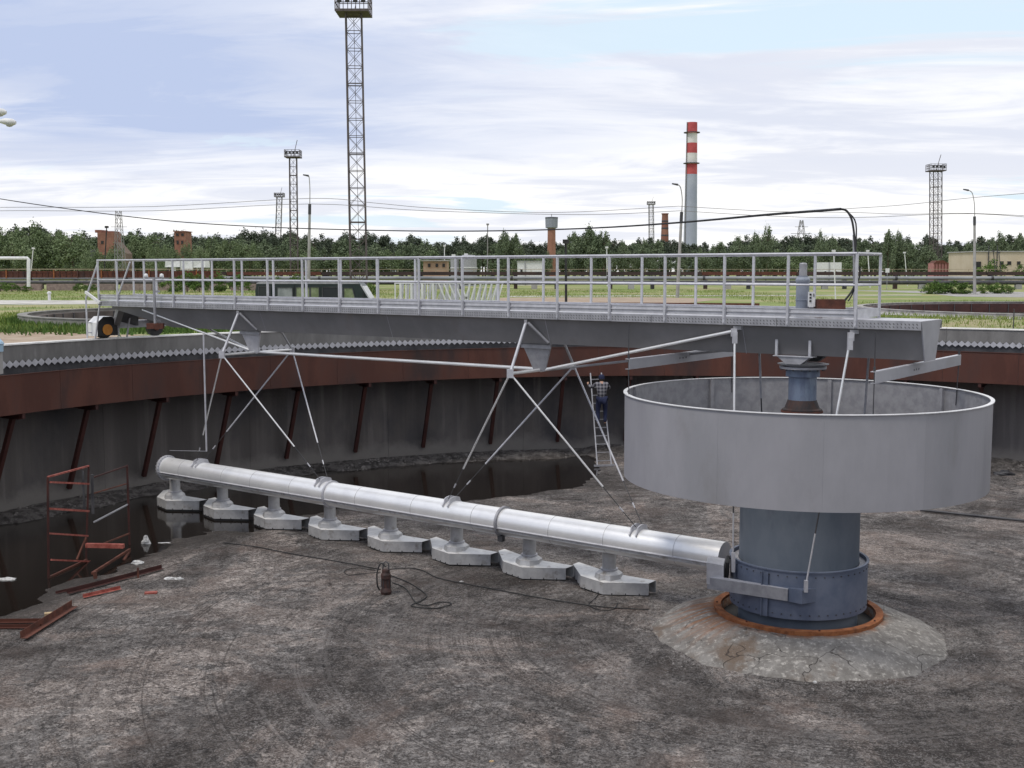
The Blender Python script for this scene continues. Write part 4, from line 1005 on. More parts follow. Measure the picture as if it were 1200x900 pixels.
blob(541, 682, .05, .03, .02, plastic, 'paper_scrap', 'small white scrap beside the cable right of the pump', 'litter', 10)
a = fl(177, 696, .02); tag(MB().box(a, (.24, .12, .03), Matrix.Rotation(.2, 3, 'Z')).build('brick_fragment', redl, loc=a), 'pink-red brick fragment lying alone on the floor', 'brick')
a = fl(57, 724, .05); tag(MB().box(a, (.14, .10, .08), Matrix.Rotation(.4, 3, 'Z')).build('wood_block', woodm, loc=a), 'small raw timber block beside the red bars', 'wood block')
random.seed(11)
# pebbles, mud chips and rubble: nobody could count them
def chips(n, pick, size, m_, nm, flatn=.5):
    mm = MB(); vs = []; fs = []
    for _ in range(n):
        x, y = pick(); z = floor_h(x, y); s = size*random.choice((.5, .6, .8, 1, 1, 1.5)); a = random.uniform(0, pi); h = s*random.uniform(.3, 1)*flatn
        k = len(vs); nn_ = 5
        for j in range(nn_):
            t_ = a + 2*pi*j/nn_; q = random.uniform(.6, 1.2); vs.append((x + cos(t_)*s*q, y + sin(t_)*s*q*.8, z-.01))
        vs.append((x + random.uniform(-.3, .3)*s, y + random.uniform(-.3, .3)*s, z + h)); 
        for j in range(nn_): fs.append((k+j, k+(j+1) % nn_, k+nn_))
    mm.add(vs, fs); o = mm.build(nm, m_, kind='stuff'); return o
def anyf():
    while True:
        y = 12.5 + 25*random.random()**1.7; x = random.uniform(-.47, .47)*y; r = hypot(x-CX, y-CY)
        if 2.7 < r < 20.2 and abs(x) < y*.47+1 and noise.noise(Vector((x*.35, y*.35, 1))) > random.uniform(-.6, .25): return x, y
def bankp():
    while True:
        a = random.uniform(20, 172); r = random.uniform(19.2, 20.85); return CX + r*cos(radians(a)), CY + r*sin(radians(a))
def cone():
    a = random.uniform(0, 2*pi); r = 2.5 + abs(random.gauss(0, .28)); return CX + r*cos(a), CY + r*sin(a)
o = chips(42000, anyf, .015, mat('dark_pebbles', (.075, .068, .066), (.17, .157, .15), .95, 0, 3), 'pebbles', .6); tag(o, 'small dark stones and mud crumbs scattered over the tank floor', 'pebbles')
o = chips(16000, anyf, .016, mat('pale_mud_flakes', (.25, .235, .225), (.34, .32, .31), .95, 0, 3), 'mud_flakes', .3); tag(o, 'pale dried mud flakes scattered over the tank floor', 'mud flakes')
o = chips(4500, bankp, .045, mat('bank_rubble', (.075, .068, .065), (.19, .175, .165), .95, 0, 1.5), 'rubble', .8); tag(o, 'grey rubble heaped along the foot of the tank wall', 'rubble')
o = chips(5000, cone, .020, mat('cone_rubble', (.13, .12, .115), (.26, .245, .235), .95, 0, 4), 'gravel', .7); tag(o, 'loose gravel round the foot of the concrete cone', 'gravel')
# dark debris heap right
blob(1176, 556, .35, .25, .12, darks, 'debris_heap', 'dark heap of debris by the wall at the right edge', 'debris', 12)
blob(1066, 563, .45, .12, .06, darks, 'debris_heap', 'low dark debris strip just beyond the right side of the drum', 'debris', 13)

# ================================================================ LADDER AND WORKER
la0, la1 = Vector((2.80, 37.75, -4.33)), Vector((2.66, 39.35, -1.42))
lad = thing('ladder', la0, 'aluminium ladder leaning on the channel with a worker on it', 'ladder')
dxl = Vector((.42, .10, 0)); la0b, la1b = la0+dxl*1.12, la1+dxl*.9
MB().bar(la0, la1, .038).build('rail', galvd, lad); MB().bar(la0b, la1b, .038).build('rail', galvd, lad)
for k in range(11):
    f_ = .05 + k*.088; MB().bar(la0.lerp(la1, f_), la0b.lerp(la1b, f_), .026).build('rung', galvd, lad)
MB().bar(la0-dxl*.25, la0b+dxl*.25, .06).build('foot_bar', galvd, lad)
def skin_obj(nm, pts, edges, rad, m_, parent, root=0, lvl=1):
    me = bpy.data.meshes.new(nm); org = wloc(parent); me.from_pydata([tuple(Vector(p)-org) for p in pts], edges, [])
    o = bpy.data.objects.new(nm, me); COL.objects.link(o); o.parent = parent
    md = o.modifiers.new('skin', 'SKIN'); md.use_smooth_shade = True
    sv_ = me.skin_vertices[0].data
    for i, r in enumerate(rad): sv_[i].radius = (r, r) if not isinstance(r, tuple) else r; sv_[i].use_root = (i == root)
    s = o.modifiers.new('sub', 'SUBSURF'); s.levels = lvl; s.render_levels = lvl
    me.materials.append(m_); return o
fz = -3.02; hx = 3.0; hy = 38.28
per = thing('person', (hx, hy, fz), 'worker in a dark plaid shirt and navy trousers on the ladder, seen from behind', 'person')
ph = Vector((hx-.03, hy-.04, fz+.84))
J = {'pel': ph, 'sp': ph+Vector((.0, .03, .22)), 'ch': ph+Vector((.01, .08, .42)), 'nk': ph+Vector((.0, .13, .57)), 'hd': ph+Vector((0, .16, .66)), 'ht': ph+Vector((0, .18, .76)),
     'ls': ph+Vector((-.18, .08, .49)), 'le': ph+Vector((-.34, .20, .36)), 'lw': ph+Vector((-.44, .42, .46)), 'rs': ph+Vector((.18, .09, .49)), 're': ph+Vector((.27, .25, .32)), 'rw': ph+Vector((.16, .45, .44)),
     'lh': ph+Vector((-.10, .0, -.03)), 'lk': ph+Vector((-.12, .10, -.42)), 'la': ph+Vector((-.12, .02, -.80)), 'lt': ph+Vector((-.12, .17, -.83)),
     'rh': ph+Vector((.10, .0, -.03)), 'rk': ph+Vector((.13, .14, -.40)), 'ra': ph+Vector((.12, .05, -.80)), 'rt': ph+Vector((.12, .20, -.83))}
key = list(J); ix = {k: i for i, k in enumerate(key)}
P_ = [J[k] for k in key]; R_ = dict(pel=.10, sp=.10, ch=.12, nk=.045, hd=.085, ht=.07, ls=.05, le=.036, lw=.025, rs=.05, re=.036, rw=.025, lh=.085, lk=.055, la=.035, lt=.035, rh=.085, rk=.055, ra=.035, rt=.035)
E_ = [('pel', 'sp'), ('sp', 'ch'), ('ch', 'nk'), ('nk', 'hd'), ('hd', 'ht'), ('ch', 'ls'), ('ls', 'le'), ('le', 'lw'), ('ch', 'rs'), ('rs', 're'), ('re', 'rw'), ('pel', 'lh'), ('lh', 'lk'), ('lk', 'la'), ('la', 'lt'), ('pel', 'rh'), ('rh', 'rk'), ('rk', 'ra'), ('ra', 'rt')]
E_ = [(ix[a], ix[b]) for a, b in E_]; Rl = [R_[k] for k in key]
for sd_, wk in ((-1, 'lw'), (1, 'rw')):      # palms and five fingers closed round the ladder rails
    wv = J[wk]; pi_ = len(P_); P_.append(wv+Vector((0, .05, .02))); Rl.append(.026); E_.append((ix[wk], pi_))
    for f_ in range(4):
        a_ = len(P_); off = Vector((sd_*.01, .04, .045-.022*f_)); P_ += [wv+off+Vector((0, .05, 0)), wv+off+Vector((-sd_*.03, .085-.004*f_, -.003)), wv+off+Vector((-sd_*.055, .07, -.005))]; Rl += [.010, .009, .007]
        E_ += [(pi_, a_), (a_, a_+1), (a_+1, a_+2)]
    a_ = len(P_); P_ += [wv+Vector((-sd_*.03, .05, .05)), wv+Vector((-sd_*.05, .08, .06))]; Rl += [.011, .009]; E_ += [(pi_, a_), (a_, a_+1)]
body = skin_obj('body', P_, E_, Rl, skinm, per, ix['pel'])
def sub(nm, keys, edges, rad, m_): return skin_obj(nm, [J[k] if isinstance(k, str) else k for k in keys], edges, rad, m_, per)
sub('shirt', [J['pel']+Vector((0, 0, -.04)), 'sp', 'ch', J['nk']+Vector((0, -.01, -.04)), 'ls', 'le', J['le'].lerp(J['lw'], .85), 'rs', 're', J['re'].lerp(J['rw'], .85)], [(0, 1), (1, 2), (2, 3), (2, 4), (4, 5), (5, 6), (2, 7), (7, 8), (8, 9)], [.165, .155, .165, .075, .075, .058, .045, .075, .058, .045], plaidm)
sub('trousers', ['pel', 'lh', 'lk', J['la'], 'rh', 'rk', J['ra']], [(0, 1), (1, 2), (2, 3), (0, 4), (4, 5), (5, 6)], [.145, .115, .08, .065, .115, .08, .065], navy)
sub('boot', [J['la']+Vector((0, 0, -.02)), J['lt']], [(0, 1)], [.05, .045], black); sub('boot', [J['ra']+Vector((0, 0, -.02)), J['rt']], [(0, 1)], [.05, .045], black)
hc = J['hd']
MB().lathe(hc+Vector((0, -.005, .02)), [(.098, -.03), (.100, .03), (.09, .08), (.055, .115), (.001, .125)], 16).build('cap', navy, per)
MB().lathe(hc+Vector((0, -.01, -.02)), [(.088, -.05), (.097, -.01), (.098, .02)], 14).build('hair', hairm, per)
for sx_ in (-1, 1): MB().box(hc+Vector((sx_*.088, .01, 0)), (.02, .035, .055)).build('ear', skinm, per)
MB().box(hc+Vector((0, .095, -.01)), (.025, .03, .04)).build('nose', skinm, per)

# ================================================================ BEYOND THE TANK
def gz(px, Y): return Vector(((px-600)/F*Y*1.004, Y, GZ))
# lattice masts
def mast(px, ptop, pbot, Y, wtop, wbot, lab, headw=3.6, headh=1.8, sections=14, thick=.12, m_=darks, light=False, hd=True):
    z1 = W(px, ptop, Y).z; base = gz(pbot, Y); top = Vector((W(px, ptop, Y).x, Y, z1))
    t = thing('floodlight_mast', base, lab, 'floodlight mast'); rr = Matrix.Rotation(.10, 3, 'Z')
    def cp(f_, i): c = base.lerp(top, f_); w_ = (wbot + (wtop-wbot)*f_)/2; v_ = rr @ Vector(((-1, 1, 1, -1)[i]*w_, (-1, -1, 1, 1)[i]*w_, 0)); return c + v_
    for i in range(4): MB().bar(cp(0, i), cp(1, i), thick*1.7).build('leg', m_, t)
    mh = MB()
    for k in range(1, sections+1):
        for i in range(4): mh.bar(cp(k/sections, i), cp(k/sections, (i+1) % 4), thick*(1.2 if k % 4 == 0 else .7))
    mh.build('horizontal_braces', m_, t, kind='stuff')
    mx_ = MB()
    for k in range(sections):
        for i in range(4):
            mx_.bar(cp(k/sections, i), cp((k+1)/sections, (i+1) % 4), thick*.45); mx_.bar(cp(k/sections, (i+1) % 4), cp((k+1)/sections, i), thick*.45)
    mx_.build('cross_braces', m_, t, kind='stuff')
    mx_ = MB().bar(base.lerp(top, .01)+Vector((.1, 0, 0)), top, thick*.5); mx_.build('ladder', m_, t)
    MB().box(top+Vector((0, 0, .15)), (headw, headw, .3)).build('platform', m_, t)
    mr_ = MB()
    for zz in (headh*.45, headh*.75, headh):
        for i in range(4):
            a = top + Vector(((-1, 1, 1, -1)[i]*headw/2, (-1, -1, 1, 1)[i]*headw/2, zz)); b = top + Vector(((-1, 1, 1, -1)[(i+1) % 4]*headw/2, (-1, -1, 1, 1)[(i+1) % 4]*headw/2, zz)); mr_.bar(a, b, thick*.8)
    for i in range(4):
        for f_ in (0, .25, .5, .75):
            a = Vector(((-1, 1, 1, -1)[i]*headw/2, (-1, -1, 1, 1)[i]*headw/2, 0)).lerp(Vector(((-1, 1, 1, -1)[(i+1) % 4]*headw/2, (-1, -1, 1, 1)[(i+1) % 4]*headw/2, 0)), f_); mr_.bar(top+a, top+a+Vector((0, 0, headh)), thick*.8)
    mr_.build('platform_railing', m_, t)
    for k in range(4):
        x = (-.36+.24*k)*headw; MB().box(top+Vector((x, -headw/2-.1, headh*.6)), (headw*.13, .3, headh*.34)).build('floodlight', black if not light else black, t)
    MB().bar(top, top+Vector((headw*.3, 0, headh*2.4)), .06 if Y < 200 else .14).build('lightning_rod', m_, t)
    return t
mastm = mat('mast_steel', (.085, .07, .07), (.11, .09, .09), .7)
mastg = mat('pale_mast_steel', (.20, .19, .19), (.25, .24, .24), .7)
mast(414.5, 17, 422, 150, 1.95, 2.05, 'tallest dark lattice floodlight mast, left of the middle', 4.1, 2.4, 16, .11, mastm)
mast(343.5, 185, 347, 320, 1.9, 2.0, 'lattice floodlight mast left of the tallest one, seen over the trees', 4.0, 2.0, 14, .13, mastm)
mast(327.5, 231, 326.5, 470, 2.0, 2.2, 'smallest far floodlight mast, just left of another', 3.6, 1.6, 12, .15, mastg)
mast(763, 240, 762.5, 560, 2.0, 2.2, 'far floodlight mast left of the striped chimney', 3.6, 1.6, 12, .15, mastg)
mast(1096.7, 201, 1092.5, 340, 2.5, 2.5, 'lattice floodlight mast at the right, seen over the trees', 4.4, 2.0, 14, .13, mastm)
# lamp posts
concp = mat('lamp_post_concrete', (.30, .29, .28), (.38, .37, .36), .9, 0, 1)
def lamp(px, ptop, pbot, ybot, arm, lab):
    Y = 2.43*F/(ybot-316.6); base = gz(pbot, Y); topz = W(px, ptop+18, Y); top = Vector((topz.x, Y, topz.z)); d_ = (top-base).normalized()
    t = thing('lamp_post', base, lab, 'street lamp')
    MB().tube([base, base.lerp(top, .80)], [.17, .12], 10).build('pole', concp, t)
    MB().tube([base.lerp(top, .78), base.lerp(top, .88)], .15, 8).build('collar', darks, t)
    q = W(px+arm, ptop, Y); q.y = Y
    MB().tube(icurve([base.lerp(top, .8), top, Vector((top.x*.6+q.x*.4, Y, q.z*.8+top.z*.2)), q], 4), .045, 8).build('arm', concp, t)
    MB().tube([q, q+Vector((.55 if arm > 0 else -.55, 0, .1))], [.10, .06], 8).build('lamp_head', darks, t)
lamp(363.2, 206, 363, 345.5, -1.5, 'concrete lamp post rising behind the bridge, left of the tallest mast')
lamp(799.5, 216.5, 792.5, 347.5, -5, 'leaning concrete lamp post in front of the striped chimney')
lamp(1142, 223, 1138.5, 344, -7, 'concrete lamp post at the right, beyond the tank')
# lamp whose two heads reach in at the upper left
t = thing('lamp_post', W(-60, 420, 36), 'white double lamp head reaching in at the upper left edge', 'street lamp')
MB().tube([W(-60, 420, 36), W(-60, 150, 36)], .09, 8).build('pole', concp, t)
MB().tube([W(-60, 150, 36), W(-20, 141, 36), W(2, 141, 36)], .035, 8).build('arm', whitep, t)
MB().tube([W(-60, 150, 36), W(-20, 128, 36.6), W(0, 128, 36.6)], .035, 8).build('arm', whitep, t)
for cx_, cy_, Y in ((10, 143, 36), (-1, 131, 36.6)):
    h = W(cx_, cy_, Y); o = MB().tube([h+Vector((-.28, 0, .03)), h+Vector((-.1, 0, .02)), h+Vector((.12, 0, -.01)), h+Vector((.22, 0, -.02))], [.05, .10, .11, .05], 12).build('lamp_head', whitep, t)
    MB().lathe(h+Vector((.02, 0, -.06)), [(.11, 0), (.08, -.07), (.001, -.09)], 12).build('glass_bowl', galv, t)
# thin poles
for px, y0, y1, Y, mt, r, lab in (
    (663, 283, 353, 88, black, .10, 'thin black pole right of the water tower'), (711, 290, 318, 185, whitep, .10, 'thin white pole right of the black one'),
    (571.5, 263, 306, 260, mastg, .13, 'thin grey pole with no lamp, left of the water tower'), (977, 294, 350, 92, whitep, .055, 'thin pale pole behind the bridge, right of the motor'),
    (1016.8, 294, 320, 170, whitep, .09, 'thin pale pole behind the right end of the bridge'), (39, 291, 317, 190, whitep, .09, 'small lamp pole in front of the willows at the far left'),
    (125, 266, 314, 200, black, .12, 'dark pole in front of the left brick ruin'), (1060, 296, 318, 190, whitep, .08, 'small pale pole left of the pink container'),
    (521, 288, 300, 220, whitep, .1, 'pale pole left of the grey tanks'), (1164, 294, 318, 190, darks, .08, 'dark pole in front of the beige building'), (1170.5, 296, 318, 195, darks, .08, 'second dark pole in front of the beige building')):
    b = gz(px, Y); tp = W(px, y0, Y); t = thing('pole', b, lab, 'pole')
    MB().tube([b, Vector((tp.x, Y, tp.z))], [r, r*.8], 8).build('shaft', mt, t); MB().box((tp.x, Y, tp.z), (r*4.5, r*4, r*3)).build('lamp_head' if 'lamp' in lab else 'cap', mt, t)
# chimney
def chimney(px0, px, y0, Y, r0, r1, bands, lab, nm='chimney'):
    b = gz(px0, Y); tp = W(px, y0, Y); t = thing(nm, b, lab, 'chimney'); H = tp.z-GZ
    for f0, f1, mt, pn in bands:
        c = b
        MB().lathe(b, [(r0+(r1-r0)*f0, H*f0), (r0+(r1-r0)*f1, H*f1)], 32).build(pn, mt, t)
    MB().lathe(b, [(r1, H), (r1*.8, H), (r1*.8, H-2)], 32, False, sharp=True).build('mouth', darks, t)
    return t, b, H
Y = 640; H_ = None
tot = 175.
t, b, H = chimney(806.6, 808.7, 143.5, Y, 3.9, 2.85, [(0, .664, chgrey, 'grey_shaft'), (.664, .732, chred, 'red_band'), (.732, .801, chwhite, 'white_band'), (.801, .867, chred, 'red_band'), (.867, .930, chwhite, 'white_band'), (.930, 1.0, chred, 'red_band')], 'tall grey chimney with a red and white striped top')
for f_ in (.932, .733):
    MB().lathe(b, [(3.6, H*f_), (4.4, H*f_), (4.4, H*f_+.4), (3.2, H*f_+.4)], 24, False, sharp=True).build('gallery', darks, t)
m = MB().bar(b+Vector((-3.4, -2.5, 0)), b+Vector((-2.9, -1.5, H)), .4); m.build('ladder', mastg, t)
t, b, H = chimney(777, 779.5, 250, 480, 2.1, 1.25, [(k/9, (k+1)/9-.012, brickd if k % 2 else brickm, 'brick_band') for k in range(9)], 'short old brick chimney left of the striped one')
MB().lathe(b, [(1.2, H-.4), (1.5, H-.4), (1.5, H), (1.2, H)], 24, False, sharp=True).build('crown', brickd, t)
for k in range(8): MB().lathe(b, [(2.1-.85*(k+1)/9+.02, H*(k+1)/9-.75), (2.1-.85*(k+1)/9+.08, H*(k+1)/9-.3), (2.1-.85*(k+1)/9+.02, H*(k+1)/9)], 20, False).build('iron_hoop', darks, t)
# water tower
Y = 330; b = gz(645.8, Y); zt0, zt1, zt2 = W(646, 298, Y).z, W(646, 267.5, Y).z, W(646, 254.5, Y).z
t = thing('water_tower', b, 'brick water tower with a grey-blue tank on top', 'water tower')
MB().lathe((b.x, b.y, 0), [(1.25, GZ), (1.1, zt1)], 8, False).build('brick_shaft', mat('orange_brick', (.27, .13, .09), (.34, .17, .12), .9, 0, .6), t)
MB().lathe((b.x, b.y, 0), [(1.12, zt1-.1), (1.72, zt1+.2), (1.78, zt2-.1), (1.78, zt2), (.001, zt2+.15)], 12, False).build('tank', mat('tank_sheet', (.23, .25, .29), (.29, .31, .35), .7), t)
MB().tube([(b.x, b.y, zt2), (b.x, b.y, zt2+.9)], .08).build('vent', darks, t)
MB().lathe((b.x, b.y, 0), [(1.80, zt2-.3), (1.84, zt2-.3), (1.84, zt2-.1), (1.80, zt2-.1)], 12, False).build('tank_band', darks, t)
# lattice pylons
def pylon(px, y0, Y, w0, lab, arms):
    b = gz(px, Y); H = W(px, y0, Y).z-GZ; t = thing('pylon', b, lab, 'pylon'); th_ = .00045*Y
    def cp(f_, i): w_ = w0*(1-f_*(.86 if w0 > 3 else .55))/2; return b + Vector(((-1, 1, 1, -1)[i]*w_, (-1, -1, 1, 1)[i]*w_, H*f_))
    for i in range(4): MB().bar(cp(0, i), cp(1, i), th_).build('leg', mastg, t)
    m = MB(); n_ = 7
    for k in range(n_):
        for i in (0, 2): m.bar(cp(k/n_, i), cp((k+1)/n_, (i+1) % 4), th_*.6); m.bar(cp(k/n_, (i+1) % 4), cp((k+1)/n_, i), th_*.6)
    m.build('lattice', mastg, t, kind='stuff')
    for f_, a in arms: MB().bar(b+Vector((-a, 0, H*f_)), b+Vector((a, 0, H*f_)), th_*.8).build('cross_arm', mastg, t)
pylon(145, 247, 230, 1.9, 'lattice pylon between the two brick ruins at the left', [(.78, 1.6)])
pylon(935, 258, 620, 9, 'far lattice pylon poking over the trees left of the bridge end', [(.60, 8), (.76, 5.5), (.88, 3.5)])
# overhead thin wires
for pts_, lab in ((((-60, 246), (0, 243), (180, 242), (363, 232.5), (440, 238), (510, 244), (650, 249), (795, 241.5)), 'upper thin wire strung between lamp posts, left half'),
                  (((-60, 252), (0, 247), (180, 247), (363, 239), (500, 247), (680, 251.5), (797, 247)), 'lower thin wire strung between lamp posts, left half'),
                  (((795, 241.5), (900, 247.5), (1000, 249), (1060, 251), (1140, 250), (1260, 256)), 'thin wire right of the striped chimney'),
                  (((985, 245), (1060, 240), (1141, 231.5), (1260, 222)), 'thin wire rising to the right edge'),
                  (((797, 247), (900, 253), (1000, 255), (1141, 250.5), (1260, 260)), 'lowest thin wire at the right')):
    o = MB().tube(icurve([W(x, y, 104) for x, y in pts_], 5), .022, 4).build('thin_wire', mastg, loc=W(*pts_[0], 104)); tag(o, lab, 'wire')

# pipe rack across the whole view
Y = 160
girdm = mat('dark_girder', (.04, .028, .025), (.075, .045, .038), .8, 0, .3)
rk = thing('pipe_trestle', (0, Y, GZ), 'long rusty trestle with a pale railing running across behind the grass', 'trestle')
def zy(py, Y=160): return W(600, py, Y).z
fadey = mat('faded_yellow_paint', (.30, .25, .17), (.40, .34, .24), .8, 0, .4)
for k in range(16):
    x0 = -104 + 13*k; x1 = x0+12.9
    MB().box(((x0+x1)/2, Y, (zy(318.5)+zy(322.5))/2), (12.9, .6, zy(318.5)-zy(322.5))).build('girder', girdm if k % 5 else rustd, rk)
    MB().bar((x0, Y-.3, zy(315.6)), (x1+.1, Y-.3, zy(315.6)), .06).build('rail', fadey, rk)
    for j in range(5): MB().bar((x0+2.6*j, Y-.3, zy(319)), (x0+2.6*j, Y-.3, zy(315.6)), .07).build('rail_post', fadey, rk)
    MB().box((x0+.5, Y, (zy(322.5)+GZ)/2-.2), (.5, .5, zy(322.5)-GZ+.4)).build('support', girdm, rk)
pl_ = thing('pipeline', (0, Y-2, GZ), 'upper pale grey insulated pipeline crossing behind the grass', 'pipeline')
pl2 = thing('pipeline', (0, Y-3.2, GZ), 'lower black pipeline crossing behind the grass', 'pipeline')
gp = mat('pipe_lagging', (.22, .23, .24), (.32, .33, .34), .6, 0, .15)
for k in range(16):
    x0 = -104+13*k; x1 = x0+12.95
    MB().tube([(x0, Y-2, zy(325.8)), (x1, Y-2, zy(325.8))], .24, 12).build('pipe_length', gp, pl_)
    MB().tube([(x1-.15, Y-2, zy(325.8)), (x1+.15, Y-2, zy(325.8))], .30, 12).build('flange', darks, pl_)
    MB().box((x0+6, Y-2, (zy(328)+GZ)/2-.1), (.5, .5, zy(328)-GZ+.2)).build('support', darks, pl_)
    MB().tube([(x0, Y-3.2, zy(330.8)), (x1, Y-3.2, zy(330.8))], .29, 12).build('pipe_length', darks, pl2)
    MB().box((x0+3, Y-3.2, (zy(333)+GZ)/2-.1), (.8, .6, zy(333)-GZ+.2)).build('support', concp, pl2)
# rusty panel fence of the railway at the far left
rf = thing('rusty_fence', (-58, 150, GZ), 'rust-red railway wagon sides with upright ribs at the far left', 'wagon side')
Y = 150
for k in range(12):
    x0 = -74 + 3.05*k
    MB().box((x0+1.5, Y, (zy(317.5, Y)+zy(325.5, Y))/2), (2.95, .2, zy(317.5, Y)-zy(325.5, Y))).build('panel', rustd if k % 3 else redp, rf)
    MB().bar((x0, Y-.2, zy(326, Y)), (x0, Y-.2, zy(316, Y)), .14).build('rib', rust if k % 2 else redp, rf)
    for j in (1, 2, 3): MB().bar((x0+.75*j, Y-.14, zy(325, Y)), (x0+.75*j, Y-.14, zy(318, Y)), .09).build('slat', redp, rf)
MB().bar((-75, Y-.3, zy(315.4, Y)), (-37, Y-.3, zy(315.4, Y)), .08).build('top_rail', fadey, rf)
# low concrete slabs under the pipes at left
for k in range(9):
    x0 = -70+4.6*k; o = MB().box((x0, 146, GZ+.42), (3.9, .5, .84)).build('concrete_slab', mat('slab_%d' % k, (.20, .15, .14), (.27, .21, .19), .9) if k == 0 else bpy.data.materials['slab_0'], loc=(x0, 146, GZ))
    tag(o, 'low reddish concrete slab standing below the pipes at the left', 'slab', 'slabs below the pipes')
# white pipe portal
t = thing('pipe_portal', W(33, 316, 130), 'white pipe bent over as a gateway at the left edge', 'pipe')
MB().tube([W(-60, 302.5, 130), W(32, 302.5, 130), W(33.5, 304, 130), W(33.5, 336, 130)], .19, 10).build('pipe', whitep, t)
MB().tube([W(-60, 302.5, 130), W(-60, 336, 130)], .19, 10).build('leg', whitep, t)
# buildings
def window(b, x, z, w_, h_, y, frame=None, mt=None):
    fr = MB().box((x, y-.04, z), (w_*1.15, .1, h_*1.12)).build('window', frame or concp, b)
    MB().box((x, y-.10, z), (w_, .04, h_)).build('pane', mt or glassm, fr)
def ruin(x0, x1, y0, y1, Y, lab, wins, roofless=True, m_=brickm, nm='brick_ruin', cat='building', depth=6):
    a, c = W(x0, y0, Y), W(x1, y1, Y); b = thing(nm, ((a.x+c.x)/2, Y, GZ), lab, cat)
    H = a.z-GZ; w_ = c.x-a.x; cx_ = (a.x+c.x)/2
    MB().box((cx_, Y+depth/2, GZ+H/2), (w_, depth, H)).build('wall', m_, b)
    for px, py, pw, ph_ in wins:
        q = W(px, py, Y); window(b, q.x, q.z, pw*Y/F, ph_*Y/F, Y, m_, black)
    return b, cx_, H, w_
b, cx_, H, w_ = ruin(114, 134, 272.5, 318, 300, 'brick ruin with broken upper wall at the left', [(120, 284, 3, 3.5)])
MB().box((cx_-2, 303, GZ+H+.35), (1.6, 5, .7)).build('broken_parapet', brickd, b); MB().box((cx_+1.2, 303, GZ+H+.2), (1.4, 5, .4)).build('broken_parapet', brickd, b)
a = W(134, 283, 300); c = W(146, 296, 300)
MB().prism([Vector((a.x, 301, GZ)), Vector((c.x, 301, GZ)), Vector((c.x, 301, W(146, 297, 300).z)), Vector((a.x, 301, a.z))], (0, 5, 0)).build('lower_wing', mat('pale_ruin_brick', (.19, .14, .11), (.24, .18, .14), .9), b)
MB().box((W(108, 285, 300).x, 301, GZ+4), (1.4, 1.4, 8)).build('burnt_frame', darks, b)
b, cx_, H, w_ = ruin(204, 218, 271.5, 318, 300, 'narrow brick tower ruin with paired dark windows', [(208.3, 284, 2.4, 4), (213.6, 284, 2.4, 4), (208, 275, 3, 3), (214, 275, 3, 3), (214, 296, 3, 5)])
MB().box((cx_, 303, GZ+H+.1), (w_+.5, 6.5, .2)).build('cornice', brickd, b)
b, cx_, H, w_ = ruin(496, 524, 306, 322, 210, 'low tan brick building behind the trestle, left of the grey tanks', [(503, 311, 3, 4), (512, 311, 3, 4), (520, 311, 3, 4)], m_=mat('tan_brick', (.34, .23, .16), (.40, .28, .20), .9, 0, .5), nm='low_building')
MB().box((cx_, 213, GZ+H+.08), (w_+.6, 7, .16)).build('roof', concp, b)
b, cx_, H, w_ = ruin(1143, 1290, 295.5, 322, 230, 'beige flat-roofed building at the right edge', [(1173.5, 308.3, 4.6, 4.2), (1182.5, 308.3, 4.6, 4.2), (1193.5, 308.3, 4, 4)], m_=beigem, nm='beige_building', depth=14)
MB().box((cx_, 237, GZ+H+.12), (w_+.5, 14.4, .24)).build('roof', concp, b)
q = W(1146, 312, 230); MB().box((q.x, 229.9, (q.z+GZ)/2+.4), (1.0, .3, q.z-GZ+1)).build('doorway', black, b)
for px in (1158, 1168): q = W(px, 300, 230); MB().bar((q.x, 229.8, GZ), (q.x, 229.8, GZ+H+1.3), .14).build('down_pipe', darks, b)
b, cx_, H, w_ = ruin(606.5, 638.5, 306.5, 322, 200, 'white flat-fronted shed behind the trestle', [(611, 318, 2.5, 5)], m_=whitep, nm='white_shed')
MB().box((cx_-w_*.22, 199.9, GZ+H/2), (.15, .1, H)).build('corner_strip', galvd, b); MB().box((cx_, 203, GZ+H+.06), (w_+.2, 6.4, .12)).build('roof', galvd, b)
b, cx_, H, w_ = ruin(962, 986, 307.5, 322, 195, 'white container beside the trees behind the bridge end', [(967, 319, 2, 2.5), (974, 319.5, 2, 2.5), (980, 319, 2, 2)], m_=whitep, nm='white_container', cat='container', depth=2.6)
MB().box((cx_-w_*.1, 194.9, GZ+H/2), (.12, .1, H)).build('seam', galvd, b)
b, cx_, H, w_ = ruin(1094, 1111.5, 308.5, 322, 200, 'faded pink-red container right of the far mast', [], m_=mat('faded_red_sheet', (.36, .16, .15), (.42, .20, .18), .8), nm='red_container', cat='container', depth=2.6)
for k in range(5): MB().box((cx_-w_*.4+w_*.2*k, 199.9, GZ+H/2), (.12, .12, H)).build('rib', rustd, b)
MB().prism([Vector((cx_-w_/2, 199.9, GZ+H)), Vector((cx_+w_/2, 199.9, GZ+H)), Vector((cx_+w_*.1, 199.9, GZ+H+.5)), Vector((cx_-w_*.3, 199.9, GZ+H+.45))], (0, 2.4, 0)).build('roof', rustd, b)
b = thing('tarped_load', gz(215, 185), 'white tarpaulin-covered structure behind the railing at the left', 'covered structure')
Yt = 185
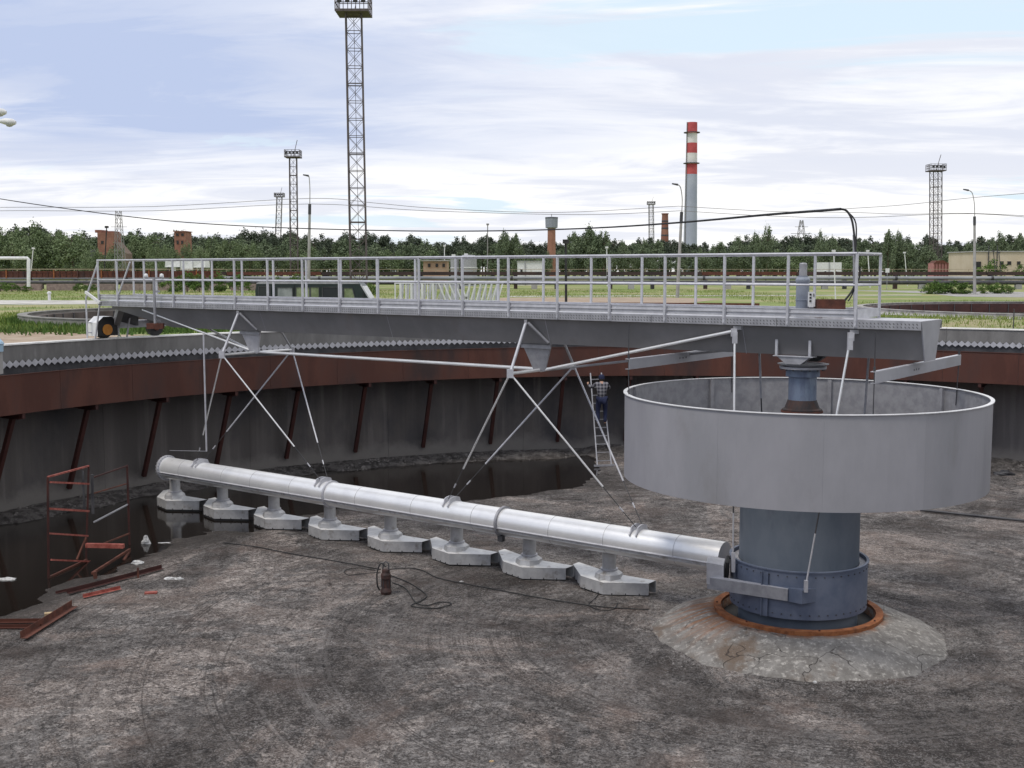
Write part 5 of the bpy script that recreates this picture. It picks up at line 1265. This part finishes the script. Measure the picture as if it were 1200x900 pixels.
for x0, x1, y0, y1 in ((193, 211, 303.5, 313), (211, 226, 303, 316.5), (226, 240.5, 304.5, 313.5)):
    a, c = W(x0, y0, Yt), W(x1, y1, Yt); MB().hexa([Vector((a.x, Yt, c.z)), Vector((c.x, Yt, c.z)), Vector((c.x, Yt+3, c.z)), Vector((a.x, Yt+3, c.z)), Vector((a.x+.1, Yt, a.z)), Vector((c.x-.1, Yt+.2, a.z-.15)), Vector((c.x-.1, Yt+3, a.z)), Vector((a.x+.1, Yt+3, a.z))]).build('tarpaulin', whitep, b)
for k in range(6): q = W(196+8*k, 318, Yt); MB().bar((q.x, Yt+.5, GZ), (q.x, Yt+.5, W(0, 312, Yt).z), .3).build('leg', whitep if k % 2 else darks, b)
for px, w_, y0, lab in ((533, 5, 300, 'left one of two round grey tanks behind the trestle'), (549, 9.5, 299, 'right, wider one of two round grey tanks behind the trestle')):
    Yt = 190; q = W(px, y0, Yt); t = thing('storage_tank', gz(px, Yt), lab, 'storage tank'); rr_ = w_*Yt/F
    MB().lathe((q.x, Yt, 0), [(rr_, GZ), (rr_, q.z-.3), (rr_*.75, q.z), (.001, q.z+.05)], 20, True, sharp=True).build('shell', galvd, t)
    for f_ in (.3, .6, .9): MB().lathe((q.x, Yt, 0), [(rr_+.02, GZ+(q.z-GZ)*f_-.06), (rr_+.07, GZ+(q.z-GZ)*f_), (rr_+.02, GZ+(q.z-GZ)*f_+.06)], 20, False).build('hoop', whitep, t)
    MB().box((q.x-rr_*.3, Yt-rr_*.2, q.z+.12), (.6, .5, .3)).build('hatch', whitep, t)
q = W(1040, 317, 150); t = thing('sign_board', (q.x, 150, GZ), 'small blank white board on a post right of the bridge end', 'board')
MB().box((q.x, 150, q.z), (.50, .05, .55)).build('panel', whitep, t); MB().bar((q.x, 150.05, GZ), (q.x, 150.05, q.z-.2), .06).build('post', galvd, t)
# ------------------------------------------------ van
def van():
    Y = 48.5; x0, x1 = W(299, 340, Y).x, W(436, 340, Y).x; zt = W(360, 330.3, Y).z; L_ = x1-x0
    t = thing('van', ((x0+x1)/2, Y+.9, GZ), 'dark green-black van with a flat face parked behind the bridge railing', 'van')
    z0 = GZ+.45; wy = 1.8
    prof = [(x0+.02, z0), (x1-.10, z0), (x1, z0+.35), (x1-.02, zt-.83), (x1-.12, zt-.72), (x1-.46, zt-.14), (x1-.56, zt-.03), (x1-.8, zt), (x0+.16, zt), (x0+.06, zt-.06), (x0, zt-.4)]
    MB().prism([Vector((x, Y, z)) for x, z in prof], (0, wy, 0)).build('body', vanm, t)
    MB().prism([Vector((x, Y-.02, z)) for x, z in [(x1-.62, zt+.004), (x0+.18, zt+.004), (x0+.06, zt-.05), (x0+.07, zt-.085), (x1-.52, zt-.085)]], (0, wy+.04, 0)).build('roof_gutter', galvd, t)
    def win(a, b, za, zb, mt=glassm, sl=0.):
        f_ = MB().prism([Vector((a, Y-.03, za)), Vector((b+sl, Y-.03, za)), Vector((b, Y-.03, zb)), Vector((a, Y-.03, zb))], (0, .05, 0)).build('window', mt, t)
        fb = MB().bar((a-.02, Y-.035, za), (b+sl+.02, Y-.035, za), .03); fb.bar((a, Y-.035, zb), (b, Y-.035, zb), .03); fb.bar((a, Y-.035, za), (a, Y-.035, zb), .03); fb.bar((b+sl, Y-.035, za), (b, Y-.035, zb), .03); fb.build('window_frame', darks, f_)
    palew = mat('pale_glass', (.20, .22, .22), (.30, .32, .32), .3)  # paler, slightly uneven grey for one side window
    seethru = mat('painted_view_glass', (.16, .20, .10), (.26, .30, .18), .2)  # opaque green stands in for the daylit view through the panes
    pxX = lambda p: W(p, 340, Y).x; pz = lambda p: W(360, p, Y).z
    win(pxX(303), pxX(317), pz(350), pz(335.5)); win(pxX(325), pxX(343), pz(349.5), pz(337), palew)
    win(pxX(347), pxX(363), pz(349.5), pz(336.5), seethru); win(pxX(364), pxX(374), pz(350), pz(336.5), seethru)
    win(pxX(378), pxX(397), pz(351), pz(336.5)); win(pxX(403), pxX(413), pz(351), pz(337.5), seethru, .12)
    a, c = Vector((x1-.12, 0, zt-.70)), Vector((x1-.42, 0, zt-.18))
    MB().add([(a.x+.015, Y+.08, a.z), (a.x+.015, Y+wy-.08, a.z), (c.x+.015, Y+wy-.14, c.z), (c.x+.015, Y+.14, c.z), (a.x-.02, Y+.08, a.z), (a.x-.02, Y+wy-.08, a.z), (c.x-.02, Y+wy-.14, c.z), (c.x-.02, Y+.14, c.z)], [(0, 1, 2, 3), (7, 6, 5, 4), (0, 1, 5, 4), (1, 2, 6, 5), (2, 3, 7, 6), (3, 0, 4, 7)]).build('windscreen', whitep, t)  # white surface stands in for the brightness of the glass
    MB().bar((x1-.1, Y-.03, zt-.72), (x1-.46, Y-.03, zt-.12), .05).build('window_pillar', galv, t)
    for xx in (pxX(398), pxX(345), pxX(321)): MB().bar((xx, Y-.012, z0+.1), (xx, Y-.012, zt-.1), .02).build('door_seam', black, t)
    for xx in (x0+.85, x1-.85):
        wh = MB().tube([(xx, Y-.02, GZ+.37), (xx, Y+.22, GZ+.37)], .37, 24).build('wheel', black, t); MB().tube([(xx, Y-.04, GZ+.37), (xx, Y-.02, GZ+.37)], .18, 16).build('rim', galvd, wh)
        wh = MB().tube([(xx, Y+wy-.22, GZ+.37), (xx, Y+wy+.02, GZ+.37)], .37, 24).build('wheel', black, t)
    for yy in (Y+.3, Y+wy-.3): MB().tube([(x1, yy, z0+.35), (x1+.03, yy, z0+.35)], .10, 14).build('headlight', whitep, t)
    MB().box((x1+.06, Y+wy/2, z0+.02), (.08, wy, .14)).build('bumper', galvd, t)
    MB().box((x1-.35, Y-.12, zt-.55), (.04, .12, .18)).build('mirror', black, t)
    MB().tube([(pxX(359), Y+.5, zt), (pxX(359), Y+.5, zt+.10)], .05, 10).build('roof_vent', whitep, t)
van()
# white lattice gangway section
Y = 49; x0, x1 = W(463, 340, Y).x, W(590, 340, Y).x; zt, zb = W(500, 331.5, Y).z, W(500, 353.5, Y).z
zb = max(zb, GZ+.05)
t = thing('lattice_gangway', ((x0+x1)/2, Y, GZ), 'white metal lattice gangway section lying beyond the tank, right of the van', 'gangway')
for yy in (Y, Y+.8):
    MB().bar((x0, yy, zt), (x1, yy, zt), .075).build('top_chord', whitep, t); MB().bar((x0, yy, zb), (x1-.15, yy, zb), .075).build('bottom_chord', whitep, t)
n_ = 20
for k in range(n_+1):
    f_ = k/n_; x = x0+(x1-x0)*f_
    if f_ < .38: MB().bar((x, Y, zb), (x, Y, zt), .09 if k % 2 else .05).build('upright', whitep, t)
    elif f_ < .62: MB().bar((x, Y, zt), (x+.32, Y, zb), .06).build('diagonal', whitep, t); MB().bar((x+.1, Y+.8, zb), (x+.1, Y+.8, zt), .12, .02).build('upright', galv, t)
    elif f_ < .97: MB().bar((x-.02, Y, zb), (x+.20, Y, zt), .06).build('diagonal', whitep, t)
for k in range(18): x = x0+.2+(x1-x0-.3)*k/18; MB().bar((x, Y+.8, zb), (x+.06, Y+.8, zt), .10, .03).build('rear_upright', galv, t)
for k in range(8): x = x0+(x1-x0)*k/8; MB().bar((x, Y, zt), (x, Y+.8, zt), .03).build('cross_bar', whitep, t); MB().bar((x, Y+.8, zb), (x+.3, Y+.8, zt), .035).build('diagonal', galv, t)
q = W(602, 352, 47); t = thing('steel_trough', (q.x, 47, GZ), 'dark blue-grey steel trough at the right end of the gangway', 'trough')
MB().box((q.x, 47, GZ+.62), (1.0, .5, .20)).build('body', darks, t); MB().box((q.x, 46.99, GZ+.74), (1.06, .56, .03)).build('rim', galvd, t)
for dx in (-.4, .4): MB().box((q.x+dx, 47, GZ+.26), (.08, .4, .52)).build('leg', darks, t)
# low dark kerb line with rails behind the bridge
a, b = gpt(560, 357.5), gpt(890, 359.5)
t = thing('steel_kerb', (a[0], a[1], GZ), 'low dark steel kerb running behind the bridge deck', 'kerb')
MB().bar((a[0], a[1], GZ+.12), (b[0], b[1], GZ+.12), .12, .24).build('kerb', rustd, t)
# marker post, blue box, fence posts
q = gpt(58, 352); tag(MB().lathe((q[0], q[1], GZ), [(.12, 0), (.12, .55), (.17, .56), (.17, .68), (.06, .74), (.001, .75)], 12, True, sharp=True).build('marker_post', whitep, loc=(q[0], q[1], GZ)), 'short white capped vent post beside the pale path', 'vent post')
q = W(-6, 396, 27.5); t = thing('blue_tub', (q.x, 27.5, .1), 'pale blue plastic tub cut by the left edge of the picture', 'tub')
MB().lathe((q.x-.05, 27.5, 0), [(.22, .13), (.23, .35), (.15, .45), (.001, .47)], 16, True, sharp=True).build('shell', lightbluem, t)
MB().lathe((q.x-.05, 27.5, 0), [(.235, .30), (.25, .32), (.235, .34)], 16, False).build('rim', lightbluem, t)
MB().box((q.x-.05, 27.5, GZ/2+.06), (.3, .3, .13-GZ)).build('stand', concp, t)
for px, lab in ((1187.5, 'thin stake in front of the far tank, beside the right edge'),):
    a = W(px, 384, 40); tag(MB().tube([(a.x, 40, GZ), (a.x, 40, W(px, 362, 40).z)], .02, 6).build('stake', darks, loc=(a.x, 40, GZ)), lab, 'stake')

# ================================================================ TREES
def leaf_cloud(n, ell, size, seed, clumps=30, flat_=.9, cr=.28):
    rnd = random.Random(seed); mm = MB(); vs = []; fs = []
    cl_ = []
    for _ in range(clumps):
        while True:
            p = Vector((rnd.uniform(-1, 1), rnd.uniform(-1, 1), rnd.uniform(-1, 1)))
            if .25 < p.length < 1: break
        cl_.append(p)
    for _ in range(n):
        c = rnd.choice(cl_); d = Vector((rnd.gauss(0, 1), rnd.gauss(0, 1), rnd.gauss(0, 1)*flat_))*cr*.50; p = c+d
        p = Vector((p.x*ell[0](p.z), p.y*ell[0](p.z), ell[1] + p.z*ell[2]))
        u_ = Vector((rnd.uniform(-1, 1), rnd.uniform(-1, 1), rnd.uniform(-1, 1))).normalized(); v_ = u_.cross(Vector((rnd.uniform(-1, 1), rnd.uniform(-1, 1), rnd.uniform(-1, 1)))).normalized(); s = size*rnd.uniform(.6, 1.3)
        k = len(vs); vs += [p+u_*s, p+v_*s, p-u_*s*.8-v_*s*.4]; fs.append((k, k+1, k+2))
    return mm.add(vs, fs)
def tree_proto(kind, seed):
    rnd = random.Random(seed)
    t = bpy.data.objects.new({'pine': 'pine_tree', 'broad': 'broadleaf_tree', 'willow': 'willow_tree'}[kind], None); COL.objects.link(t)
    if kind == 'pine': H = 1.; e = (lambda z: .24*(1.0-.25*max(0, z)), .66, .29); n_, sz, cl_, lm_ = 3600, .020, 30, leafA
    elif kind == 'broad': e = (lambda z: .30*(1-.35*max(0, z)), .56, .45); n_, sz, cl_, lm_ = 4000, .024, 44, leafB
    else: e = (lambda z: .36*(1-.3*max(0, z)), .52, .48); n_, sz, cl_, lm_ = 4400, .022, 52, leafC
    top = .86
    MB().tube([(0, 0, 0), (.01, 0, .3), (-.01, .01, .6), (0, 0, top)], [.022, .018, .012, .003], 6).build('trunk', barkm, t)
    m = MB()
    for k in range(9):
        a = rnd.uniform(0, 2*pi); z = rnd.uniform(.35, .85); r = e[0](0)*rnd.uniform(.5, .9); m.tube([(0, 0, z-.08), (cos(a)*r*.5, sin(a)*r*.5, z), (cos(a)*r, sin(a)*r, z+.04)], [.008, .005, .002], 5)
    m.build('limbs', barkm, t)
    leaf_cloud(n_, e, sz, seed, cl_).build('crown', lm_, t)
    return t
protos = {k: [tree_proto(k, 10*i+s) for s in range(4)] for i, k in enumerate(('pine', 'broad', 'willow'))}
used = set()
LAB = {'pine': 'dark narrow pine', 'broad': 'mid green broadleaf tree', 'willow': 'pale green bushy tree'}
MARKS = [(-1, 'cut by the left edge'), (30, 'behind the small lamp pole'), (75, 'left of the first brick ruin'), (112, 'by the first brick ruin'), (138, 'beside the first brick ruin'), (165, 'right of the left lattice pylon'), (200, 'left of the brick tower ruin'), (225, 'beside the brick tower ruin'), (260, 'right of the brick tower ruin'), (315, 'left of the two thin masts'), (355, 'behind the two thin masts'), (400, 'just left of the tallest mast'), (440, 'just behind the tallest mast'), (490, 'right of the tallest mast'), (540, 'behind the round grey tanks'), (580, 'beside the thin grey pole'), (625, 'behind the white shed'), (665, 'beside the water tower'), (700, 'right of the water tower'), (735, 'left of the thin far mast'), (775, 'behind the old brick chimney'), (805, 'left of the striped chimney'), (845, 'just right of the striped chimney'), (890, 'right of the striped chimney'), (925, 'left of the far pylon'), (955, 'beside the far pylon'), (1000, 'behind the white container'), (1045, 'behind the white board'), (1080, 'left of the right-hand mast'), (1120, 'beside the right-hand mast'), (1150, 'behind the right lamp post'), (1190, 'behind the beige building'), (9999, 'at the right edge')]
def plant(kind, px, ytop, Y, wx=1.):
    random_k = random.randrange(4); pr = protos[kind][random_k]
    if pr not in used: t = pr; used.add(pr)
    else: t = copy_tree(pr)
    b = gz(px, Y); H = W(px, ytop, Y).z-GZ; t.location = b; t.scale = (H*wx, H*wx*random.uniform(.8, 1.1), H); t.rotation_euler = (random.uniform(-.03, .03), random.uniform(-.04, .04), random.uniform(0, 6.28))
    wh = [n_ for x_, n_ in MARKS if px < x_][0]; row = ', far row' if Y > 420 else ', middle row' if Y > 390 else ', near row' if Y > 340 else ', nearest'
    t['category'] = 'tree'; t['group'] = 'trees of the wood beyond the site'; t['label'] = LAB[kind] + ' ' + wh + row; return t
random.seed(5)
prof_t = [(-60, 268), (0, 267), (45, 264), (100, 270), (160, 270), (230, 271), (300, 272), (380, 272), (440, 275), (520, 279), (560, 279), (600, 277), (640, 284), (690, 272), (740, 277), (800, 279), (850, 280), (880, 276), (920, 276), (960, 276), (1040, 276), (1100, 279), (1150, 277), (1200, 273), (1270, 272)]
def pt(x):
    for (a, y), (b, z) in zip(prof_t, prof_t[1:]):
        if a <= x <= b: return y + (z-y)*(x-a)/(b-a)
    return 275
x = -50
while x < 1255:      # the dark back rows
    plant('pine', x, pt(x) + random.uniform(-4, 8), random.uniform(425, 445), random.uniform(.9, 1.35)); x += random.uniform(7, 11)
x = -48
while x < 1255:
    plant(random.choice(('pine', 'broad')), x, pt(x) + random.uniform(5, 12), random.uniform(395, 412), random.uniform(1.0, 1.4)); x += random.uniform(12, 17)
x = -45
while x < 1255:
    plant(random.choice(('broad', 'broad', 'willow')) if not 180 < x < 225 else 'pine', x, pt(x) + random.uniform(14, 24), random.uniform(366, 384), random.uniform(1.1, 1.6)); x += random.uniform(15, 22)
for px, yt, Y, wx in ((22, 262, 330, 1.0), (45, 263, 325, 1.1), (68, 266, 330, 1.0), (90, 268, 326, 1.1), (3, 270, 332, .8), (176, 270, 318, .9), (160, 276, 318, .8), (186, 284, 300, .7), (250, 281, 318, .9), (272, 276, 318, 1.0), (296, 282, 322, 1.0), (238, 290, 300, .9), (205, 290, 285, .7), (130, 294, 285, 1.), (106, 292, 280, .9), (118, 291, 278, .8), (141, 287, 280, .9), (199, 286, 280, .6), (211, 292, 282, .7), (222, 284, 284, .7)):
    plant('willow', px, yt, Y, wx)
for px, yt, Y, wx in ((690, 266, 300, .75), (706, 272, 300, .75), (672, 274, 302, .7), (592, 270, 330, .6), (603, 276, 330, .6), (730, 284, 300, .8), (750, 282, 305, .8), (840, 283, 300, .9), (862, 280, 302, .8), (884, 272, 300, .6), (895, 266, 305, .5), (961, 272, 300, .5), (972, 277, 300, .6), (1036, 272, 300, .6), (1047, 270, 302, .5), (1060, 282, 300, .9), (1082, 288, 300, 1.0), (1110, 287, 300, .9), (1130, 283, 300, .9), (1165, 274, 310, .8), (1188, 276, 310, .8), (640, 296, 290, .8), (820, 292, 290, .9)):
    plant('broad', px, yt, Y, wx)
# bushes and weeds
def bush_proto(seed):
    t = bpy.data.objects.new('bush', None); COL.objects.link(t)
    MB().tube([(0, 0, 0), (0, 0, .5)], [.04, .01], 5).build('stem', barkm, t)
    leaf_cloud(1500, (lambda z: .62*(1-.25*max(0, z)), .48, .50), .045, seed, 26).build('leaves', weedm, t); return t
bp = [bush_proto(s) for s in range(3)]; ub = set()
def bush(px, ytop, Y, wx, lab, g='bushes along the pipelines'):
    p = bp[random.randrange(3)]
    if p in ub: t = copy_tree(p)
    else: t = p; ub.add(p)
    b = gz(px, Y); H = W(px, ytop, Y).z-GZ; t.location = b; t.scale = (H*wx, H*wx, H); t.rotation_euler = (0, 0, random.uniform(0, 6)); t['label'] = lab; t['category'] = 'bush'; t['group'] = g
for px, yt, Y, wx in ((5, 330, 138, 1.6), (18, 331, 137, 1.5), (34, 333, 138, 1.4), (98, 331.5, 138, 1.4), (110, 332.5, 136, 1.3), (222, 318, 135, .9), (236, 320, 135, .9), (260, 318, 136, .9), (285, 320, 136, 1.), (205, 324, 134, 1.2), (345, 319, 132, .8), (355, 320, 132, .8), (330, 324, 132, 1.), (437, 330, 118, 1.)):
    bush(px, yt, Y, wx, 'dense green bush growing at the foot of the pipelines, left half')
for px, yt, Y, wx in ((1088, 331, 124, 1.7), (1100, 327.5, 125, 1.6), (1113, 328, 125, 1.6), (1126, 330.5, 124, 1.6), (1150, 331, 126, 1.3), (1165, 331, 126, 1.4), (1178, 332, 126, 1.2)):
    bush(px, yt, Y, wx, 'rounded green bush growing at the foot of the pipelines at the right')
bush(1158, 303, 222, .9, 'round dark bush against the beige building', 'bushes by the beige building'); bush(1196, 308, 222, .8, 'low bush at the right corner of the beige building', 'bushes by the beige building')
# grass blades
def grass(n, pick, h, m_, nm, lab):
    mm = MB(); vs = []; fs = []
    for _ in range(n):
        x, y = pick(); hh = h*random.uniform(.4, 1.3); a = random.uniform(0, pi); w_ = hh*.16; k = len(vs)
        vs += [(x-cos(a)*w_, y-sin(a)*w_, GZ), (x+cos(a)*w_, y+sin(a)*w_, GZ), (x+random.uniform(-.5, .5)*hh, y+random.uniform(-.5, .5)*hh, GZ+hh)]; fs.append((k, k+1, k+2))
    o = mm.add(vs, fs).build(nm, m_, kind='stuff'); tag(o, lab, 'grass')
def okg(x, y):
    return hypot(x-CX, y-CY) > RW+.6 and (Vector((x, y))-T2[0]).length > T2[1]+.25 and (Vector((x, y))-T3[0]).length > T3[1]+1.
def gpick():
    while True:
        y = random.uniform(36, 150) if random.random() < .5 else random.uniform(36, 70); x = random.uniform(-.46, .46)*y
        if okg(x, y) and not (-36 < x < -11 and y < 47) and not (x < -20 and 78 < y < 98) and not (x > 28 and 94 < y < 150) and not (-4 < x < 20 and 78 < y < 108) and not (x > 8 and y < 58 and random.random() < .85) and noise.noise(Vector((x*.15, y*.1, 0))) > random.uniform(-.7, .4): return x, y
grass(60000, gpick, .16, bladem, 'grass', 'short green grass with weeds over the ground around the tanks')
def tpick():
    if random.random() < .55:
        a = random.uniform(0, 2*pi); r = T2[1]+.1+abs(random.gauss(0, .3)); return T2[0].x+r*cos(a), T2[0].y+r*sin(a)
    while True:
        x, y = random.uniform(-34, -10), random.gauss(47, 1.2)
        if okg(x, y): return x, y
grass(9000, tpick, .26, weedm, 'tall_grass', 'taller dark grass tufts round the foot of the smaller round tank')
by = {}
for o in SC.objects:
    if o.get('category') == 'tree': by.setdefault(o['label'], []).append(o)
for l_, os_ in by.items():
    os_.sort(key=lambda o: o.location.x/o.location.y)
    if len(os_) == 2: os_[0]['label'] = l_ + ', left one of two'; os_[1]['label'] = l_ + ', right one of two'
print('objects', len(SC.objects), 'tris', sum(len(m.polygons) for m in bpy.data.meshes))
